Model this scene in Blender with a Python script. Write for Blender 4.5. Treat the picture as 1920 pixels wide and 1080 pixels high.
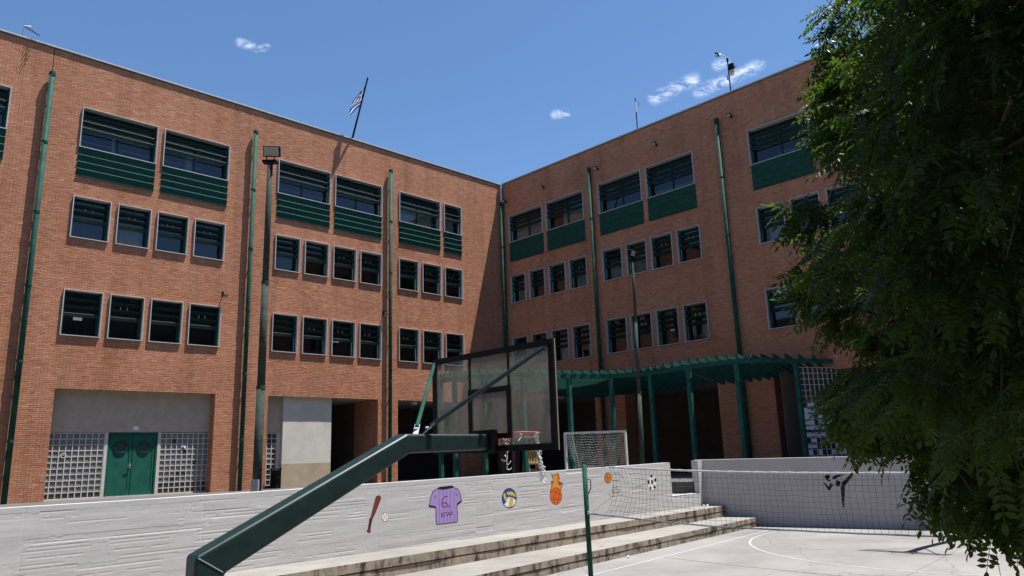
import bpy, bmesh, math, random
import numpy as np
from mathutils import Vector, Matrix

random.seed(7); rng = np.random.default_rng(11)
S = bpy.context.scene
for o in list(bpy.data.objects): bpy.data.objects.remove(o)

# ------------------------------------------------------------------ camera
FPX = 1397.68
CAM = np.array([-31.22, -32.5, 2.5])
CR = np.array([0.71793565, -0.69535669, -0.0323648])
CU = np.array([-0.13105079, -0.18067613, 0.9747727])
CF = np.array([0.68366227, 0.69558264, 0.22084088])
cd = bpy.data.cameras.new('Camera'); cam = bpy.data.objects.new('Camera', cd)
S.collection.objects.link(cam); S.camera = cam
cd.sensor_width = 36; cd.lens = FPX * 36 / 1920; cd.clip_start = 0.1; cd.clip_end = 3000
cam.matrix_world = Matrix(((CR[0], CU[0], -CF[0], CAM[0]), (CR[1], CU[1], -CF[1], CAM[1]),
                           (CR[2], CU[2], -CF[2], CAM[2]), (0, 0, 0, 1)))
S.render.resolution_x = 1024; S.render.resolution_y = 576

# ------------------------------------------------------------------ light
SUN = np.array([1.25, -1.0, 4.85]); SUN /= np.linalg.norm(SUN)          # towards the sun
SKY_STRENGTH = 0.080; SUN_STRENGTH = 5.0; EXPOSURE = 0.88
sl = bpy.data.lights.new('Sun', 'SUN'); so = bpy.data.objects.new('Sun', sl)
S.collection.objects.link(so)
sl.energy = SUN_STRENGTH; sl.angle = math.radians(0.55); sl.color = (1.0, 0.975, 0.945)
so.rotation_euler = Vector(-SUN).to_track_quat('-Z', 'Y').to_euler(); so.location = (0, -10, 40)
W = bpy.data.worlds.new('World'); S.world = W; W.use_nodes = True
nt = W.node_tree; nt.nodes.clear()
def N(t, **k):
    n = nt.nodes.new(t)
    for a, b in k.items(): setattr(n, a, b)
    return n
wo = N('ShaderNodeOutputWorld'); bg = N('ShaderNodeBackground'); sky = N('ShaderNodeTexSky', sky_type='NISHITA')
sky.sun_disc = False; sky.sun_elevation = math.asin(SUN[2]); sky.sun_rotation = math.atan2(SUN[0], SUN[1])
sky.altitude = 100; sky.air_density = 1.0; sky.dust_density = 0.1; sky.ozone_density = 4.0
bg.inputs['Strength'].default_value = SKY_STRENGTH
def ray(px, py): return CF + (px - 960) / FPX * CR + (540 - py) / FPX * CU
# small wisps of cloud: warped noise, gathered around a few directions of the sky
tc = N('ShaderNodeTexCoord'); nz = N('ShaderNodeTexNoise')
mp = N('ShaderNodeMapping'); mp.inputs['Scale'].default_value = (1, 1, 2.2)
nt.links.new(tc.outputs['Generated'], mp.inputs[0]); nt.links.new(mp.outputs[0], nz.inputs['Vector'])
nz.inputs['Scale'].default_value = 34; nz.inputs['Detail'].default_value = 9; nz.inputs['Roughness'].default_value = 0.62
nz.inputs['Distortion'].default_value = 1.3
acc = None
CLOUDS = [(450 + 6 * k, 80 + 2.0 * k, .0075, .85) for k in range(5)] + [(480 + 7 * k, 92 - 1.3 * k, .0062, .8) for k in range(4)]
CLOUDS += [(1228 + 9 * k, 184 - 4.2 * k, .0125, .95) for k in range(9)] + [(1312 + 10 * k, 172 - 4.4 * k, .0115, .9) for k in range(12)] + [(1346 + 6 * k, 122 - 2 * k, .010, .8) for k in range(3)] + [(1040 + 8 * k, 215 - k, .008, .8) for k in range(4)]
for px, py, r, amp in CLOUDS:
    v = ray(px, py); v /= np.linalg.norm(v)
    d = N('ShaderNodeVectorMath', operation='DISTANCE'); d.inputs[1].default_value = tuple(v)
    nt.links.new(tc.outputs['Generated'], d.inputs[0])
    m = N('ShaderNodeMapRange'); m.interpolation_type = 'SMOOTHSTEP'
    m.inputs[1].default_value = r; m.inputs[2].default_value = 0; m.inputs[3].default_value = 0; m.inputs[4].default_value = amp
    nt.links.new(d.outputs['Value'], m.inputs[0])
    if acc is None: acc = m.outputs[0]
    else:
        a = N('ShaderNodeMath', operation='MAXIMUM'); nt.links.new(acc, a.inputs[0]); nt.links.new(m.outputs[0], a.inputs[1]); acc = a.outputs[0]
nr = N('ShaderNodeMapRange'); nr.inputs[1].default_value = .40; nr.inputs[2].default_value = .74
nt.links.new(nz.outputs['Fac'], nr.inputs[0])
mu = N('ShaderNodeMath', operation='MULTIPLY', use_clamp=True); nt.links.new(acc, mu.inputs[0]); nt.links.new(nr.outputs[0], mu.inputs[1])
mx = N('ShaderNodeMixRGB'); mx.inputs[2].default_value = (9.5, 10, 11, 1)
tn = N('ShaderNodeMixRGB', blend_type='MULTIPLY'); tn.inputs[0].default_value = 1; tn.inputs[2].default_value = (.86, .985, 1.08, 1); nt.links.new(sky.outputs[0], tn.inputs[1])
nt.links.new(mu.outputs[0], mx.inputs[0]); nt.links.new(tn.outputs[0], mx.inputs[1])
nt.links.new(mx.outputs[0], bg.inputs['Color']); nt.links.new(bg.outputs[0], wo.inputs[0])
S.view_settings.view_transform = 'Standard'; S.view_settings.look = 'None'
S.view_settings.exposure = EXPOSURE; S.view_settings.gamma = 1

# ------------------------------------------------------------------ pixel helpers (1920x1080 photograph)
def aZ(px, py, z):
    q = ray(px, py); return CAM + q * (z - CAM[2]) / q[2]
def aX(px, py, X):
    q = ray(px, py); return CAM + q * (X - CAM[0]) / q[0]
def aY(px, py, Y):
    q = ray(px, py); return CAM + q * (Y - CAM[1]) / q[1]
def above(P, px, py):
    q = ray(px, py); hd = math.hypot(P[0] - CAM[0], P[1] - CAM[1]); return CAM + q * hd / math.hypot(q[0], q[1])
def onplane(px, py, p, n):
    q = ray(px, py); return CAM + q * (np.dot(np.array(p) - CAM, n) / np.dot(q, n))

# ------------------------------------------------------------------ materials
MATS = {}
def mat(name, col=(.5, .5, .5), rough=.7, metal=0, spec=.4, noise=0, nscale=6, bump=0, bscale=40, ramp=None, stretch=None, build=None):
    if name in MATS: return MATS[name]
    m = bpy.data.materials.new(name); m.use_nodes = True; MATS[name] = m
    t = m.node_tree; b = t.nodes['Principled BSDF']
    b.inputs['Base Color'].default_value = (*col, 1); b.inputs['Roughness'].default_value = rough
    b.inputs['Metallic'].default_value = metal; b.inputs['Specular IOR Level'].default_value = spec
    if noise or bump:
        g = t.nodes.new('ShaderNodeNewGeometry'); vec = g.outputs['Position']
        if stretch:
            mp = t.nodes.new('ShaderNodeMapping'); mp.inputs['Scale'].default_value = stretch
            t.links.new(vec, mp.inputs[0]); vec = mp.outputs[0]
    if noise:
        n = t.nodes.new('ShaderNodeTexNoise'); n.inputs['Scale'].default_value = nscale
        n.inputs['Detail'].default_value = 8; n.inputs['Roughness'].default_value = .65
        t.links.new(vec, n.inputs['Vector'])
        cr = t.nodes.new('ShaderNodeValToRGB')
        if ramp:
            while len(cr.color_ramp.elements) < len(ramp): cr.color_ramp.elements.new(.5)
            for e, (p, c) in zip(cr.color_ramp.elements, ramp): e.position = p; e.color = (*c, 1)
        else:
            lo = tuple(max(0, c * (1 - noise)) for c in col); hi = tuple(min(1, c * (1 + noise)) for c in col)
            cr.color_ramp.elements[0].position = .3; cr.color_ramp.elements[0].color = (*lo, 1)
            cr.color_ramp.elements[1].position = .7; cr.color_ramp.elements[1].color = (*hi, 1)
        t.links.new(n.outputs['Fac'], cr.inputs[0]); t.links.new(cr.outputs[0], b.inputs['Base Color'])
    if bump:
        n2 = t.nodes.new('ShaderNodeTexNoise'); n2.inputs['Scale'].default_value = bscale; n2.inputs['Detail'].default_value = 6
        t.links.new(g.outputs['Position'], n2.inputs['Vector'])
        bp = t.nodes.new('ShaderNodeBump'); bp.inputs['Strength'].default_value = bump; bp.inputs['Distance'].default_value = .01
        t.links.new(n2.outputs['Fac'], bp.inputs['Height']); t.links.new(bp.outputs[0], b.inputs['Normal'])
    if build: build(t, b)
    return m

BRICK_RAMP = [(0, (.37, .115, .055)), (.18, (.43, .166, .086)), (.38, (.475, .202, .112)), (.55, (.495, .226, .130)), (.72, (.52, .262, .146)), (.86, (.54, .302, .172)), (1, (.60, .40, .27))]
def brick_build(src):
    def f(t, b):
        if src == 'attr':
            a = t.nodes.new('ShaderNodeAttribute'); a.attribute_name = 'tone'; fac = a.outputs['Fac']
        else:
            a = t.nodes.new('ShaderNodeObjectInfo'); mr = t.nodes.new('ShaderNodeMapRange'); mr.inputs[3].default_value = .28; mr.inputs[4].default_value = .74; t.links.new(a.outputs['Random'], mr.inputs[0]); fac = mr.outputs[0]
        cr = t.nodes.new('ShaderNodeValToRGB')
        while len(cr.color_ramp.elements) < len(BRICK_RAMP): cr.color_ramp.elements.new(.5)
        for e, (p, c) in zip(cr.color_ramp.elements, BRICK_RAMP): e.position = p; e.color = (*c, 1)
        t.links.new(fac, cr.inputs[0])
        g = t.nodes.new('ShaderNodeNewGeometry')
        n = t.nodes.new('ShaderNodeTexNoise'); n.inputs['Scale'].default_value = .35; n.inputs['Detail'].default_value = 7; n.inputs['Roughness'].default_value = .6
        t.links.new(g.outputs['Position'], n.inputs['Vector'])
        c2 = t.nodes.new('ShaderNodeValToRGB')
        c2.color_ramp.elements[0].position = .34; c2.color_ramp.elements[0].color = (.86, .82, .80, 1)
        c2.color_ramp.elements[1].position = .62; c2.color_ramp.elements[1].color = (1, 1, 1, 1)
        t.links.new(n.outputs['Fac'], c2.inputs[0])
        mu = t.nodes.new('ShaderNodeMixRGB'); mu.blend_type = 'MULTIPLY'; mu.inputs[0].default_value = 1
        t.links.new(cr.outputs[0], mu.inputs[1]); t.links.new(c2.outputs[0], mu.inputs[2])
        # lime bloom streaks along some courses
        mp = t.nodes.new('ShaderNodeMapping'); mp.inputs['Scale'].default_value = (.25, .25, 2.2)
        t.links.new(g.outputs['Position'], mp.inputs[0])
        n3 = t.nodes.new('ShaderNodeTexNoise'); n3.inputs['Scale'].default_value = 1.1; n3.inputs['Detail'].default_value = 9; n3.inputs['Roughness'].default_value = .7
        t.links.new(mp.outputs[0], n3.inputs['Vector'])
        r3 = t.nodes.new('ShaderNodeMapRange'); r3.inputs[1].default_value = .60; r3.inputs[2].default_value = .78; r3.inputs[4].default_value = .5
        t.links.new(n3.outputs['Fac'], r3.inputs[0])
        m2 = t.nodes.new('ShaderNodeMixRGB'); m2.inputs[2].default_value = (.55, .40, .34, 1)
        t.links.new(r3.outputs[0], m2.inputs[0]); t.links.new(mu.outputs[0], m2.inputs[1])
        # rain streaks and soot running down the wall
        mp2 = t.nodes.new('ShaderNodeMapping'); mp2.inputs['Scale'].default_value = (1.3, 1.3, .10)
        t.links.new(g.outputs['Position'], mp2.inputs[0])
        n5 = t.nodes.new('ShaderNodeTexNoise'); n5.inputs['Scale'].default_value = 1.0; n5.inputs['Detail'].default_value = 8; n5.inputs['Roughness'].default_value = .6
        t.links.new(mp2.outputs[0], n5.inputs['Vector'])
        r5 = t.nodes.new('ShaderNodeMapRange'); r5.inputs[1].default_value = .30; r5.inputs[2].default_value = .52; r5.inputs[3].default_value = .76; r5.inputs[4].default_value = 1
        t.links.new(n5.outputs['Fac'], r5.inputs[0])
        m5 = t.nodes.new('ShaderNodeMixRGB'); m5.blend_type = 'MULTIPLY'; m5.inputs[0].default_value = 1
        t.links.new(m2.outputs[0], m5.inputs[1]); t.links.new(r5.outputs[0], m5.inputs[2])
        t.links.new(m5.outputs[0], b.inputs['Base Color'])
    return f
M_BRICK = mat('brick', rough=.85, spec=.2, build=brick_build('attr'))
M_BRICK1 = mat('brick_single', rough=.85, spec=.2, build=brick_build('obj'))
M_MORTAR = mat('mortar', (.13, .080, .058), .95, noise=.25, nscale=3)
M_FRAME = mat('frame_metal', (.48, .47, .47), .6, spec=.3, noise=.12, nscale=8)
M_GREEN = mat('green_paint', (.008, .060, .043), .65, spec=.18, noise=.25, nscale=3, bump=.05, bscale=60)
M_GREENP = mat('green_pipe', (.009, .064, .046), .7, spec=.15, noise=.45, nscale=2.2)
M_GREEND = mat('green_dark', (.005, .021, .019), .45, spec=.35, noise=.35, nscale=9)
M_PERG = mat('green_pergola', (.016, .082, .066), .75, spec=.15, noise=.35, nscale=4, bump=.15, bscale=30)
M_BLACK = mat('black_paint', (.005, .005, .006), .6, spec=.12)
M_SASH = mat('sash_paint', (.006, .042, .033), .6, spec=.2)
M_SLAT = mat('slat_paint', (.012, .034, .032), .6, spec=.2)
M_PLASTER = mat('plaster', (.44, .36, .275), .9, noise=.12, nscale=2.5, bump=.1, bscale=50)
M_PLASTERW = mat('plaster_pale', (.56, .52, .45), .9, noise=.10, nscale=1.6, bump=.2, bscale=60)
M_TAN = mat('plaster_tan', (.40, .31, .21), .9, noise=.14, nscale=2.5, bump=.2, bscale=60)
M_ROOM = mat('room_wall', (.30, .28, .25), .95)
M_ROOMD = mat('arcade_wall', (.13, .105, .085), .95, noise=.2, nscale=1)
M_CREAM = mat('cream_paint', (.55, .50, .43), .7, noise=.12, nscale=10)
M_STEEL = mat('galvanised', (.42, .44, .47), .45, metal=.6, noise=.2, nscale=14)
M_CURT = mat('curtain', (.50, .46, .38), .9)
M_PAPER = mat('paper', (.80, .82, .84), .8)
M_PLAZA = mat('plaza_paving', (.10, .096, .09), .9, noise=.3, nscale=1.2, bump=.2, bscale=30)
M_WOODT = mat('tan_wood', (.45, .34, .18), .6)
M_RED = mat('rim_red', (.55, .05, .04), .45)
M_ROPE = mat('rope_white', (.62, .61, .58), .8, noise=.2, nscale=60)
M_NETC = mat('net_cord', (.045, .045, .045), .8)
M_TAPE = mat('net_tape', (.38, .39, .38), .8, noise=.35, nscale=25)
M_BAND = mat('net_band', (.17, .18, .19), .7, noise=.2, nscale=20)
M_POLE = mat('pole_paint', (.034, .047, .038), .8, spec=.15, noise=.45, nscale=5)
M_LENS = mat('lamp_lens', (.30, .30, .25), .25, spec=.6, noise=.2, nscale=30)
M_WHITEP = mat('white_tube', (.68, .66, .62), .6, noise=.2, nscale=9)

def glass_build(t, b):
    out = t.nodes['Material Output']
    fr = t.nodes.new('ShaderNodeFresnel'); fr.inputs['IOR'].default_value = 1.55
    tr = t.nodes.new('ShaderNodeBsdfTransparent'); tr.inputs[0].default_value = (.62, .68, .68, 1)
    gl = t.nodes.new('ShaderNodeBsdfGlossy'); gl.inputs['Roughness'].default_value = .015; gl.inputs['Color'].default_value = (.85, .92, 1, 1)
    mx = t.nodes.new('ShaderNodeMixShader')
    ml = t.nodes.new('ShaderNodeMath'); ml.operation = 'MULTIPLY'; ml.inputs[1].default_value = 1.3
    t.links.new(fr.outputs[0], ml.inputs[0]); t.links.new(ml.outputs[0], mx.inputs[0])
    t.links.new(tr.outputs[0], mx.inputs[1]); t.links.new(gl.outputs[0], mx.inputs[2]); t.links.new(mx.outputs[0], out.inputs[0])
M_GLASS = mat('window_glass', build=glass_build)
def board_build(t, b):
    out = t.nodes['Material Output']
    g = t.nodes.new('ShaderNodeNewGeometry')
    mp = t.nodes.new('ShaderNodeMapping'); mp.inputs['Scale'].default_value = (1, 1, .45)
    t.links.new(g.outputs['Position'], mp.inputs[0])
    n = t.nodes.new('ShaderNodeTexNoise'); n.inputs['Scale'].default_value = 7; n.inputs['Detail'].default_value = 9; n.inputs['Roughness'].default_value = .7
    t.links.new(mp.outputs[0], n.inputs['Vector'])
    r = t.nodes.new('ShaderNodeMapRange'); r.inputs[1].default_value = .3; r.inputs[2].default_value = .75; r.inputs[3].default_value = .10; r.inputs[4].default_value = .30
    t.links.new(n.outputs['Fac'], r.inputs[0])
    tr = t.nodes.new('ShaderNodeBsdfTransparent'); tr.inputs[0].default_value = (.86, .88, .86, 1)
    df = t.nodes.new('ShaderNodeBsdfDiffuse'); df.inputs[0].default_value = (.36, .34, .30, 1)
    tl = t.nodes.new('ShaderNodeBsdfTranslucent'); tl.inputs[0].default_value = (.36, .34, .30, 1)
    ad = t.nodes.new('ShaderNodeMixShader'); ad.inputs[0].default_value = .5
    t.links.new(df.outputs[0], ad.inputs[1]); t.links.new(tl.outputs[0], ad.inputs[2])
    mx = t.nodes.new('ShaderNodeMixShader'); t.links.new(r.outputs[0], mx.inputs[0])
    t.links.new(tr.outputs[0], mx.inputs[1]); t.links.new(ad.outputs[0], mx.inputs[2]); t.links.new(mx.outputs[0], out.inputs[0])
M_BOARDG = mat('dusty_acrylic', build=board_build)
M_BLOCK = mat('glass_block', (.17, .178, .18), .3, spec=.4, noise=.25, nscale=5, bump=.4, bscale=25)
M_BLOCKD = mat('glass_block_dark', (.05, .055, .06), .15, spec=.6, noise=.3, nscale=6, bump=.3, bscale=25)

def concrete_white(t, b):
    g = t.nodes.new('ShaderNodeNewGeometry')
    mp = t.nodes.new('ShaderNodeMapping'); mp.inputs['Scale'].default_value = (.6, .6, 5)
    t.links.new(g.outputs['Position'], mp.inputs[0])
    n = t.nodes.new('ShaderNodeTexNoise'); n.inputs['Scale'].default_value = 1.6; n.inputs['Detail'].default_value = 10; n.inputs['Roughness'].default_value = .7
    t.links.new(mp.outputs[0], n.inputs['Vector'])
    cr = t.nodes.new('ShaderNodeValToRGB'); e = cr.color_ramp.elements
    e[0].position = .28; e[0].color = (.39, .374, .368, 1); e[1].position = .66; e[1].color = (.51, .492, .483, 1)
    t.links.new(n.outputs['Fac'], cr.inputs[0])
    n2 = t.nodes.new('ShaderNodeTexNoise'); n2.inputs['Scale'].default_value = 55; n2.inputs['Detail'].default_value = 5
    t.links.new(g.outputs['Position'], n2.inputs['Vector'])
    r2 = t.nodes.new('ShaderNodeMapRange'); r2.inputs[1].default_value = .20; r2.inputs[2].default_value = .31; r2.inputs[3].default_value = .45; r2.inputs[4].default_value = 1
    t.links.new(n2.outputs['Fac'], r2.inputs[0])
    mu = t.nodes.new('ShaderNodeMixRGB'); mu.blend_type = 'MULTIPLY'; mu.inputs[0].default_value = 1
    t.links.new(cr.outputs[0], mu.inputs[1]); t.links.new(r2.outputs[0], mu.inputs[2]); t.links.new(mu.outputs[0], b.inputs['Base Color'])
    bp = t.nodes.new('ShaderNodeBump'); bp.inputs['Strength'].default_value = .14; bp.inputs['Distance'].default_value = .006
    n4 = t.nodes.new('ShaderNodeTexNoise'); n4.inputs['Scale'].default_value = 28; n4.inputs['Detail'].default_value = 8
    t.links.new(g.outputs['Position'], n4.inputs['Vector']); t.links.new(n4.outputs['Fac'], bp.inputs['Height']); t.links.new(bp.outputs[0], b.inputs['Normal'])
M_WALLW = mat('painted_concrete', rough=.9, spec=.2, build=concrete_white)
M_WALLR = mat('painted_render', (.42, .39, .385), .9, spec=.2, noise=.06, nscale=1.2, bump=.15, bscale=40)

def riser_build(t, b):
    g = t.nodes.new('ShaderNodeNewGeometry')
    mp = t.nodes.new('ShaderNodeMapping'); mp.inputs['Scale'].default_value = (1.5, 1.5, .7)
    t.links.new(g.outputs['Position'], mp.inputs[0])
    n = t.nodes.new('ShaderNodeTexNoise'); n.inputs['Scale'].default_value = 2.4; n.inputs['Detail'].default_value = 9; n.inputs['Roughness'].default_value = .72
    t.links.new(mp.outputs[0], n.inputs['Vector'])
    cr = t.nodes.new('ShaderNodeValToRGB'); e = cr.color_ramp.elements
    e[0].position = .40; e[0].color = (.050, .042, .035, 1); e[1].position = .62; e[1].color = (.34, .285, .225, 1)
    x = e.new(.50); x.color = (.255, .21, .165, 1)
    t.links.new(n.outputs['Fac'], cr.inputs[0]); t.links.new(cr.outputs[0], b.inputs['Base Color'])
    bp = t.nodes.new('ShaderNodeBump'); bp.inputs['Strength'].default_value = .4; bp.inputs['Distance'].default_value = .01
    n4 = t.nodes.new('ShaderNodeTexNoise'); n4.inputs['Scale'].default_value = 30; n4.inputs['Detail'].default_value = 8
    t.links.new(g.outputs['Position'], n4.inputs['Vector']); t.links.new(n4.outputs['Fac'], bp.inputs['Height']); t.links.new(bp.outputs[0], b.inputs['Normal'])
M_RISER = mat('stained_concrete', rough=.92, spec=.15, build=riser_build)
def court_build(lo, hi, sc):
    def f(t, b):
        g = t.nodes.new('ShaderNodeNewGeometry')
        n = t.nodes.new('ShaderNodeTexNoise'); n.inputs['Scale'].default_value = sc; n.inputs['Detail'].default_value = 10; n.inputs['Roughness'].default_value = .62
        t.links.new(g.outputs['Position'], n.inputs['Vector'])
        cr = t.nodes.new('ShaderNodeValToRGB'); e = cr.color_ramp.elements
        e[0].position = .3; e[0].color = (*lo, 1); e[1].position = .62; e[1].color = (*hi, 1)
        t.links.new(n.outputs['Fac'], cr.inputs[0])
        n2 = t.nodes.new('ShaderNodeTexNoise'); n2.inputs['Scale'].default_value = 9; n2.inputs['Detail'].default_value = 6; n2.inputs['Roughness'].default_value = .75
        t.links.new(g.outputs['Position'], n2.inputs['Vector'])
        r2 = t.nodes.new('ShaderNodeMapRange'); r2.inputs[1].default_value = .26; r2.inputs[2].default_value = .36; r2.inputs[3].default_value = .45; r2.inputs[4].default_value = 1
        t.links.new(n2.outputs['Fac'], r2.inputs[0])
        mu = t.nodes.new('ShaderNodeMixRGB'); mu.blend_type = 'MULTIPLY'; mu.inputs[0].default_value = 1
        t.links.new(cr.outputs[0], mu.inputs[1]); t.links.new(r2.outputs[0], mu.inputs[2])
        n6 = t.nodes.new('ShaderNodeTexNoise'); n6.inputs['Scale'].default_value = 1.2; n6.inputs['Detail'].default_value = 6; t.links.new(g.outputs['Position'], n6.inputs['Vector'])
        ds = t.nodes.new('ShaderNodeMixRGB'); ds.inputs[0].default_value = .35; t.links.new(g.outputs['Position'], ds.inputs[1]); t.links.new(n6.outputs['Color'], ds.inputs[2])
        vo = t.nodes.new('ShaderNodeTexVoronoi'); vo.feature = 'DISTANCE_TO_EDGE'; vo.inputs['Scale'].default_value = .42; t.links.new(ds.outputs[0], vo.inputs['Vector'])
        rc = t.nodes.new('ShaderNodeMapRange'); rc.inputs[1].default_value = .0; rc.inputs[2].default_value = .0045; rc.inputs[3].default_value = .62; rc.inputs[4].default_value = 1; t.links.new(vo.outputs['Distance'], rc.inputs[0])
        n7 = t.nodes.new('ShaderNodeTexNoise'); n7.inputs['Scale'].default_value = .16; n7.inputs['Detail'].default_value = 9; n7.inputs['Roughness'].default_value = .7; t.links.new(g.outputs['Position'], n7.inputs['Vector'])
        r7 = t.nodes.new('ShaderNodeMapRange'); r7.inputs[1].default_value = .35; r7.inputs[2].default_value = .6; r7.inputs[3].default_value = .80; r7.inputs[4].default_value = 1.04; t.links.new(n7.outputs['Fac'], r7.inputs[0])
        mc = t.nodes.new('ShaderNodeMath'); mc.operation = 'MULTIPLY'; t.links.new(rc.outputs[0], mc.inputs[0]); t.links.new(r7.outputs[0], mc.inputs[1])
        m8 = t.nodes.new('ShaderNodeMixRGB'); m8.blend_type = 'MULTIPLY'; m8.inputs[0].default_value = 1; t.links.new(mu.outputs[0], m8.inputs[1]); t.links.new(mc.outputs[0], m8.inputs[2])
        t.links.new(m8.outputs[0], b.inputs['Base Color'])
        bp = t.nodes.new('ShaderNodeBump'); bp.inputs['Strength'].default_value = .15; bp.inputs['Distance'].default_value = .008
        n4 = t.nodes.new('ShaderNodeTexNoise'); n4.inputs['Scale'].default_value = 40; n4.inputs['Detail'].default_value = 6
        t.links.new(g.outputs['Position'], n4.inputs['Vector']); t.links.new(n4.outputs['Fac'], bp.inputs['Height']); t.links.new(bp.outputs[0], b.inputs['Normal'])
    return f
M_COURT = mat('court_concrete', rough=.85, spec=.25, build=court_build((.195, .184, .172), (.25, .237, .223), .55))
M_TREAD = mat('tread_concrete', rough=.9, spec=.2, build=court_build((.21, .195, .17), (.28, .262, .235), 1.1))
M_LINEW = mat('line_white', (.40, .395, .385), .85, noise=.25, nscale=5)
M_LINEY = mat('line_yellow', (.27, .225, .15), .85, noise=.2, nscale=5)
M_JOINT = mat('joint_dark', (.14, .13, .12), .9)

def leaf_build(col, tcol):
    def f(t, b):
        out = t.nodes['Material Output']
        b.inputs['Roughness'].default_value = .42; b.inputs['Specular IOR Level'].default_value = .22
        g = t.nodes.new('ShaderNodeNewGeometry')
        n = t.nodes.new('ShaderNodeTexNoise'); n.inputs['Scale'].default_value = 3.5; n.inputs['Detail'].default_value = 3
        t.links.new(g.outputs['Position'], n.inputs['Vector'])
        cr = t.nodes.new('ShaderNodeValToRGB'); e = cr.color_ramp.elements
        e[0].position = .3; e[0].color = (*(c * .6 for c in col), 1); e[1].position = .7; e[1].color = (*(c * 1.25 for c in col), 1)
        t.links.new(n.outputs['Fac'], cr.inputs[0]); t.links.new(cr.outputs[0], b.inputs['Base Color'])
        tl = t.nodes.new('ShaderNodeBsdfTranslucent'); tl.inputs[0].default_value = (*tcol, 1)
        mx = t.nodes.new('ShaderNodeMixShader'); mx.inputs[0].default_value = .30
        t.links.new(b.outputs[0], mx.inputs[1]); t.links.new(tl.outputs[0], mx.inputs[2]); t.links.new(mx.outputs[0], out.inputs[0])
    return f
M_LEAF = mat('leaf', build=leaf_build((.010, .024, .005), (.12, .22, .015)))
M_BARK = mat('bark', (.07, .05, .035), .95, noise=.4, nscale=12, bump=.8, bscale=30)

# ------------------------------------------------------------------ mesh helpers
COL = S.collection
class MB:
    def __init__(s): s.v = []; s.f = []; s.mi = []; s.cur = 0
    def add(s, vs, fs):
        b = len(s.v); s.v += [tuple(map(float, p)) for p in vs]
        for f in fs: s.f.append(tuple(i + b for i in f)); s.mi.append(s.cur)
        return s
    def box(s, a, b):
        x0, y0, z0 = (min(a[i], b[i]) for i in range(3)); x1, y1, z1 = (max(a[i], b[i]) for i in range(3))
        return s.add([(x0, y0, z0), (x1, y0, z0), (x1, y1, z0), (x0, y1, z0), (x0, y0, z1), (x1, y0, z1), (x1, y1, z1), (x0, y1, z1)],
                     [(0, 3, 2, 1), (4, 5, 6, 7), (0, 1, 5, 4), (1, 2, 6, 5), (2, 3, 7, 6), (3, 0, 4, 7)])
    def obox(s, c, ax, ay, az):      # centre + half-axis vectors
        c, ax, ay, az = (np.array(q, float) for q in (c, ax, ay, az))
        vs = [c + i * ax + j * ay + k * az for k in (-1, 1) for i, j in ((-1, -1), (1, -1), (1, 1), (-1, 1))]
        return s.add(vs, [(0, 3, 2, 1), (4, 5, 6, 7), (0, 1, 5, 4), (1, 2, 6, 5), (2, 3, 7, 6), (3, 0, 4, 7)])
    def bar(s, p, q, w, h, up=(0, 0, 1)):
        p, q, up = np.array(p, float), np.array(q, float), np.array(up, float)
        d = (q - p) / 2; l = np.linalg.norm(d); side = np.cross(d / l, up)
        if np.linalg.norm(side) < 1e-4: side = np.cross(d / l, (1, 0, 0))
        side /= np.linalg.norm(side); u = np.cross(side, d / l)
        return s.obox((p + q) / 2, d, side * w / 2, u * h / 2)
    def tube(s, pts, rad, n=8, cap=True):
        pts = [np.array(p, float) for p in pts]
        if not hasattr(rad, '__len__'): rad = [rad] * len(pts)
        b0 = len(s.v); prev = None
        for i, p in enumerate(pts):
            d = pts[min(i + 1, len(pts) - 1)] - pts[max(i - 1, 0)]; d = d / (np.linalg.norm(d) + 1e-9)
            if prev is None:
                a = np.cross(d, (0, 0, 1)); a = a if np.linalg.norm(a) > .05 else np.cross(d, (1, 0, 0))
            else: a = prev - d * np.dot(prev, d)
            a = a / (np.linalg.norm(a) + 1e-9); prev = a; c = np.cross(d, a)
            for k in range(n):
                t = 2 * math.pi * k / n; s.v.append(tuple(p + rad[i] * (math.cos(t) * a + math.sin(t) * c)))
        for i in range(len(pts) - 1):
            for k in range(n):
                k2 = (k + 1) % n
                s.f.append((b0 + i * n + k, b0 + i * n + k2, b0 + (i + 1) * n + k2, b0 + (i + 1) * n + k)); s.mi.append(s.cur)
        if cap:
            s.f.append(tuple(b0 + k for k in reversed(range(n)))); s.mi.append(s.cur)
            e = b0 + (len(pts) - 1) * n; s.f.append(tuple(e + k for k in range(n))); s.mi.append(s.cur)
        return s
    def build(s, name, mats, parent=None, off=(0, 0, 0), smooth=False, kind=None):
        me = bpy.data.meshes.new(name)
        v = np.array(s.v, float).reshape(-1, 3) - np.array(off, float)
        me.from_pydata(v.tolist(), [], s.f)
        if not isinstance(mats, (list, tuple)): mats = [mats]
        for m in mats: me.materials.append(m)
        if len(mats) > 1: me.polygons.foreach_set('material_index', s.mi)
        if smooth: me.polygons.foreach_set('use_smooth', [True] * len(me.polygons))
        me.update()
        return link(name, me, parent, kind)
def link(name, me, parent=None, kind=None):
    o = bpy.data.objects.new(name, me); COL.objects.link(o)
    if parent is not None: o.parent = parent
    if kind: o['kind'] = kind
    return o
def tag(o, label, cat, group=None):
    o['label'] = label; o['category'] = cat
    if group: o['group'] = group
    return o
def thing(name, loc, label, cat, group=None, rz=0):
    o = bpy.data.objects.new(name, None); COL.objects.link(o); o.location = loc; o.rotation_euler = (0, 0, rz)
    o.empty_display_size = .2
    return tag(o, label, cat, group)
def bevel(o, w, seg=2):
    m = o.modifiers.new('bevel', 'BEVEL'); m.width = w; m.segments = seg; m.limit_method = 'ANGLE'; return o

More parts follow.
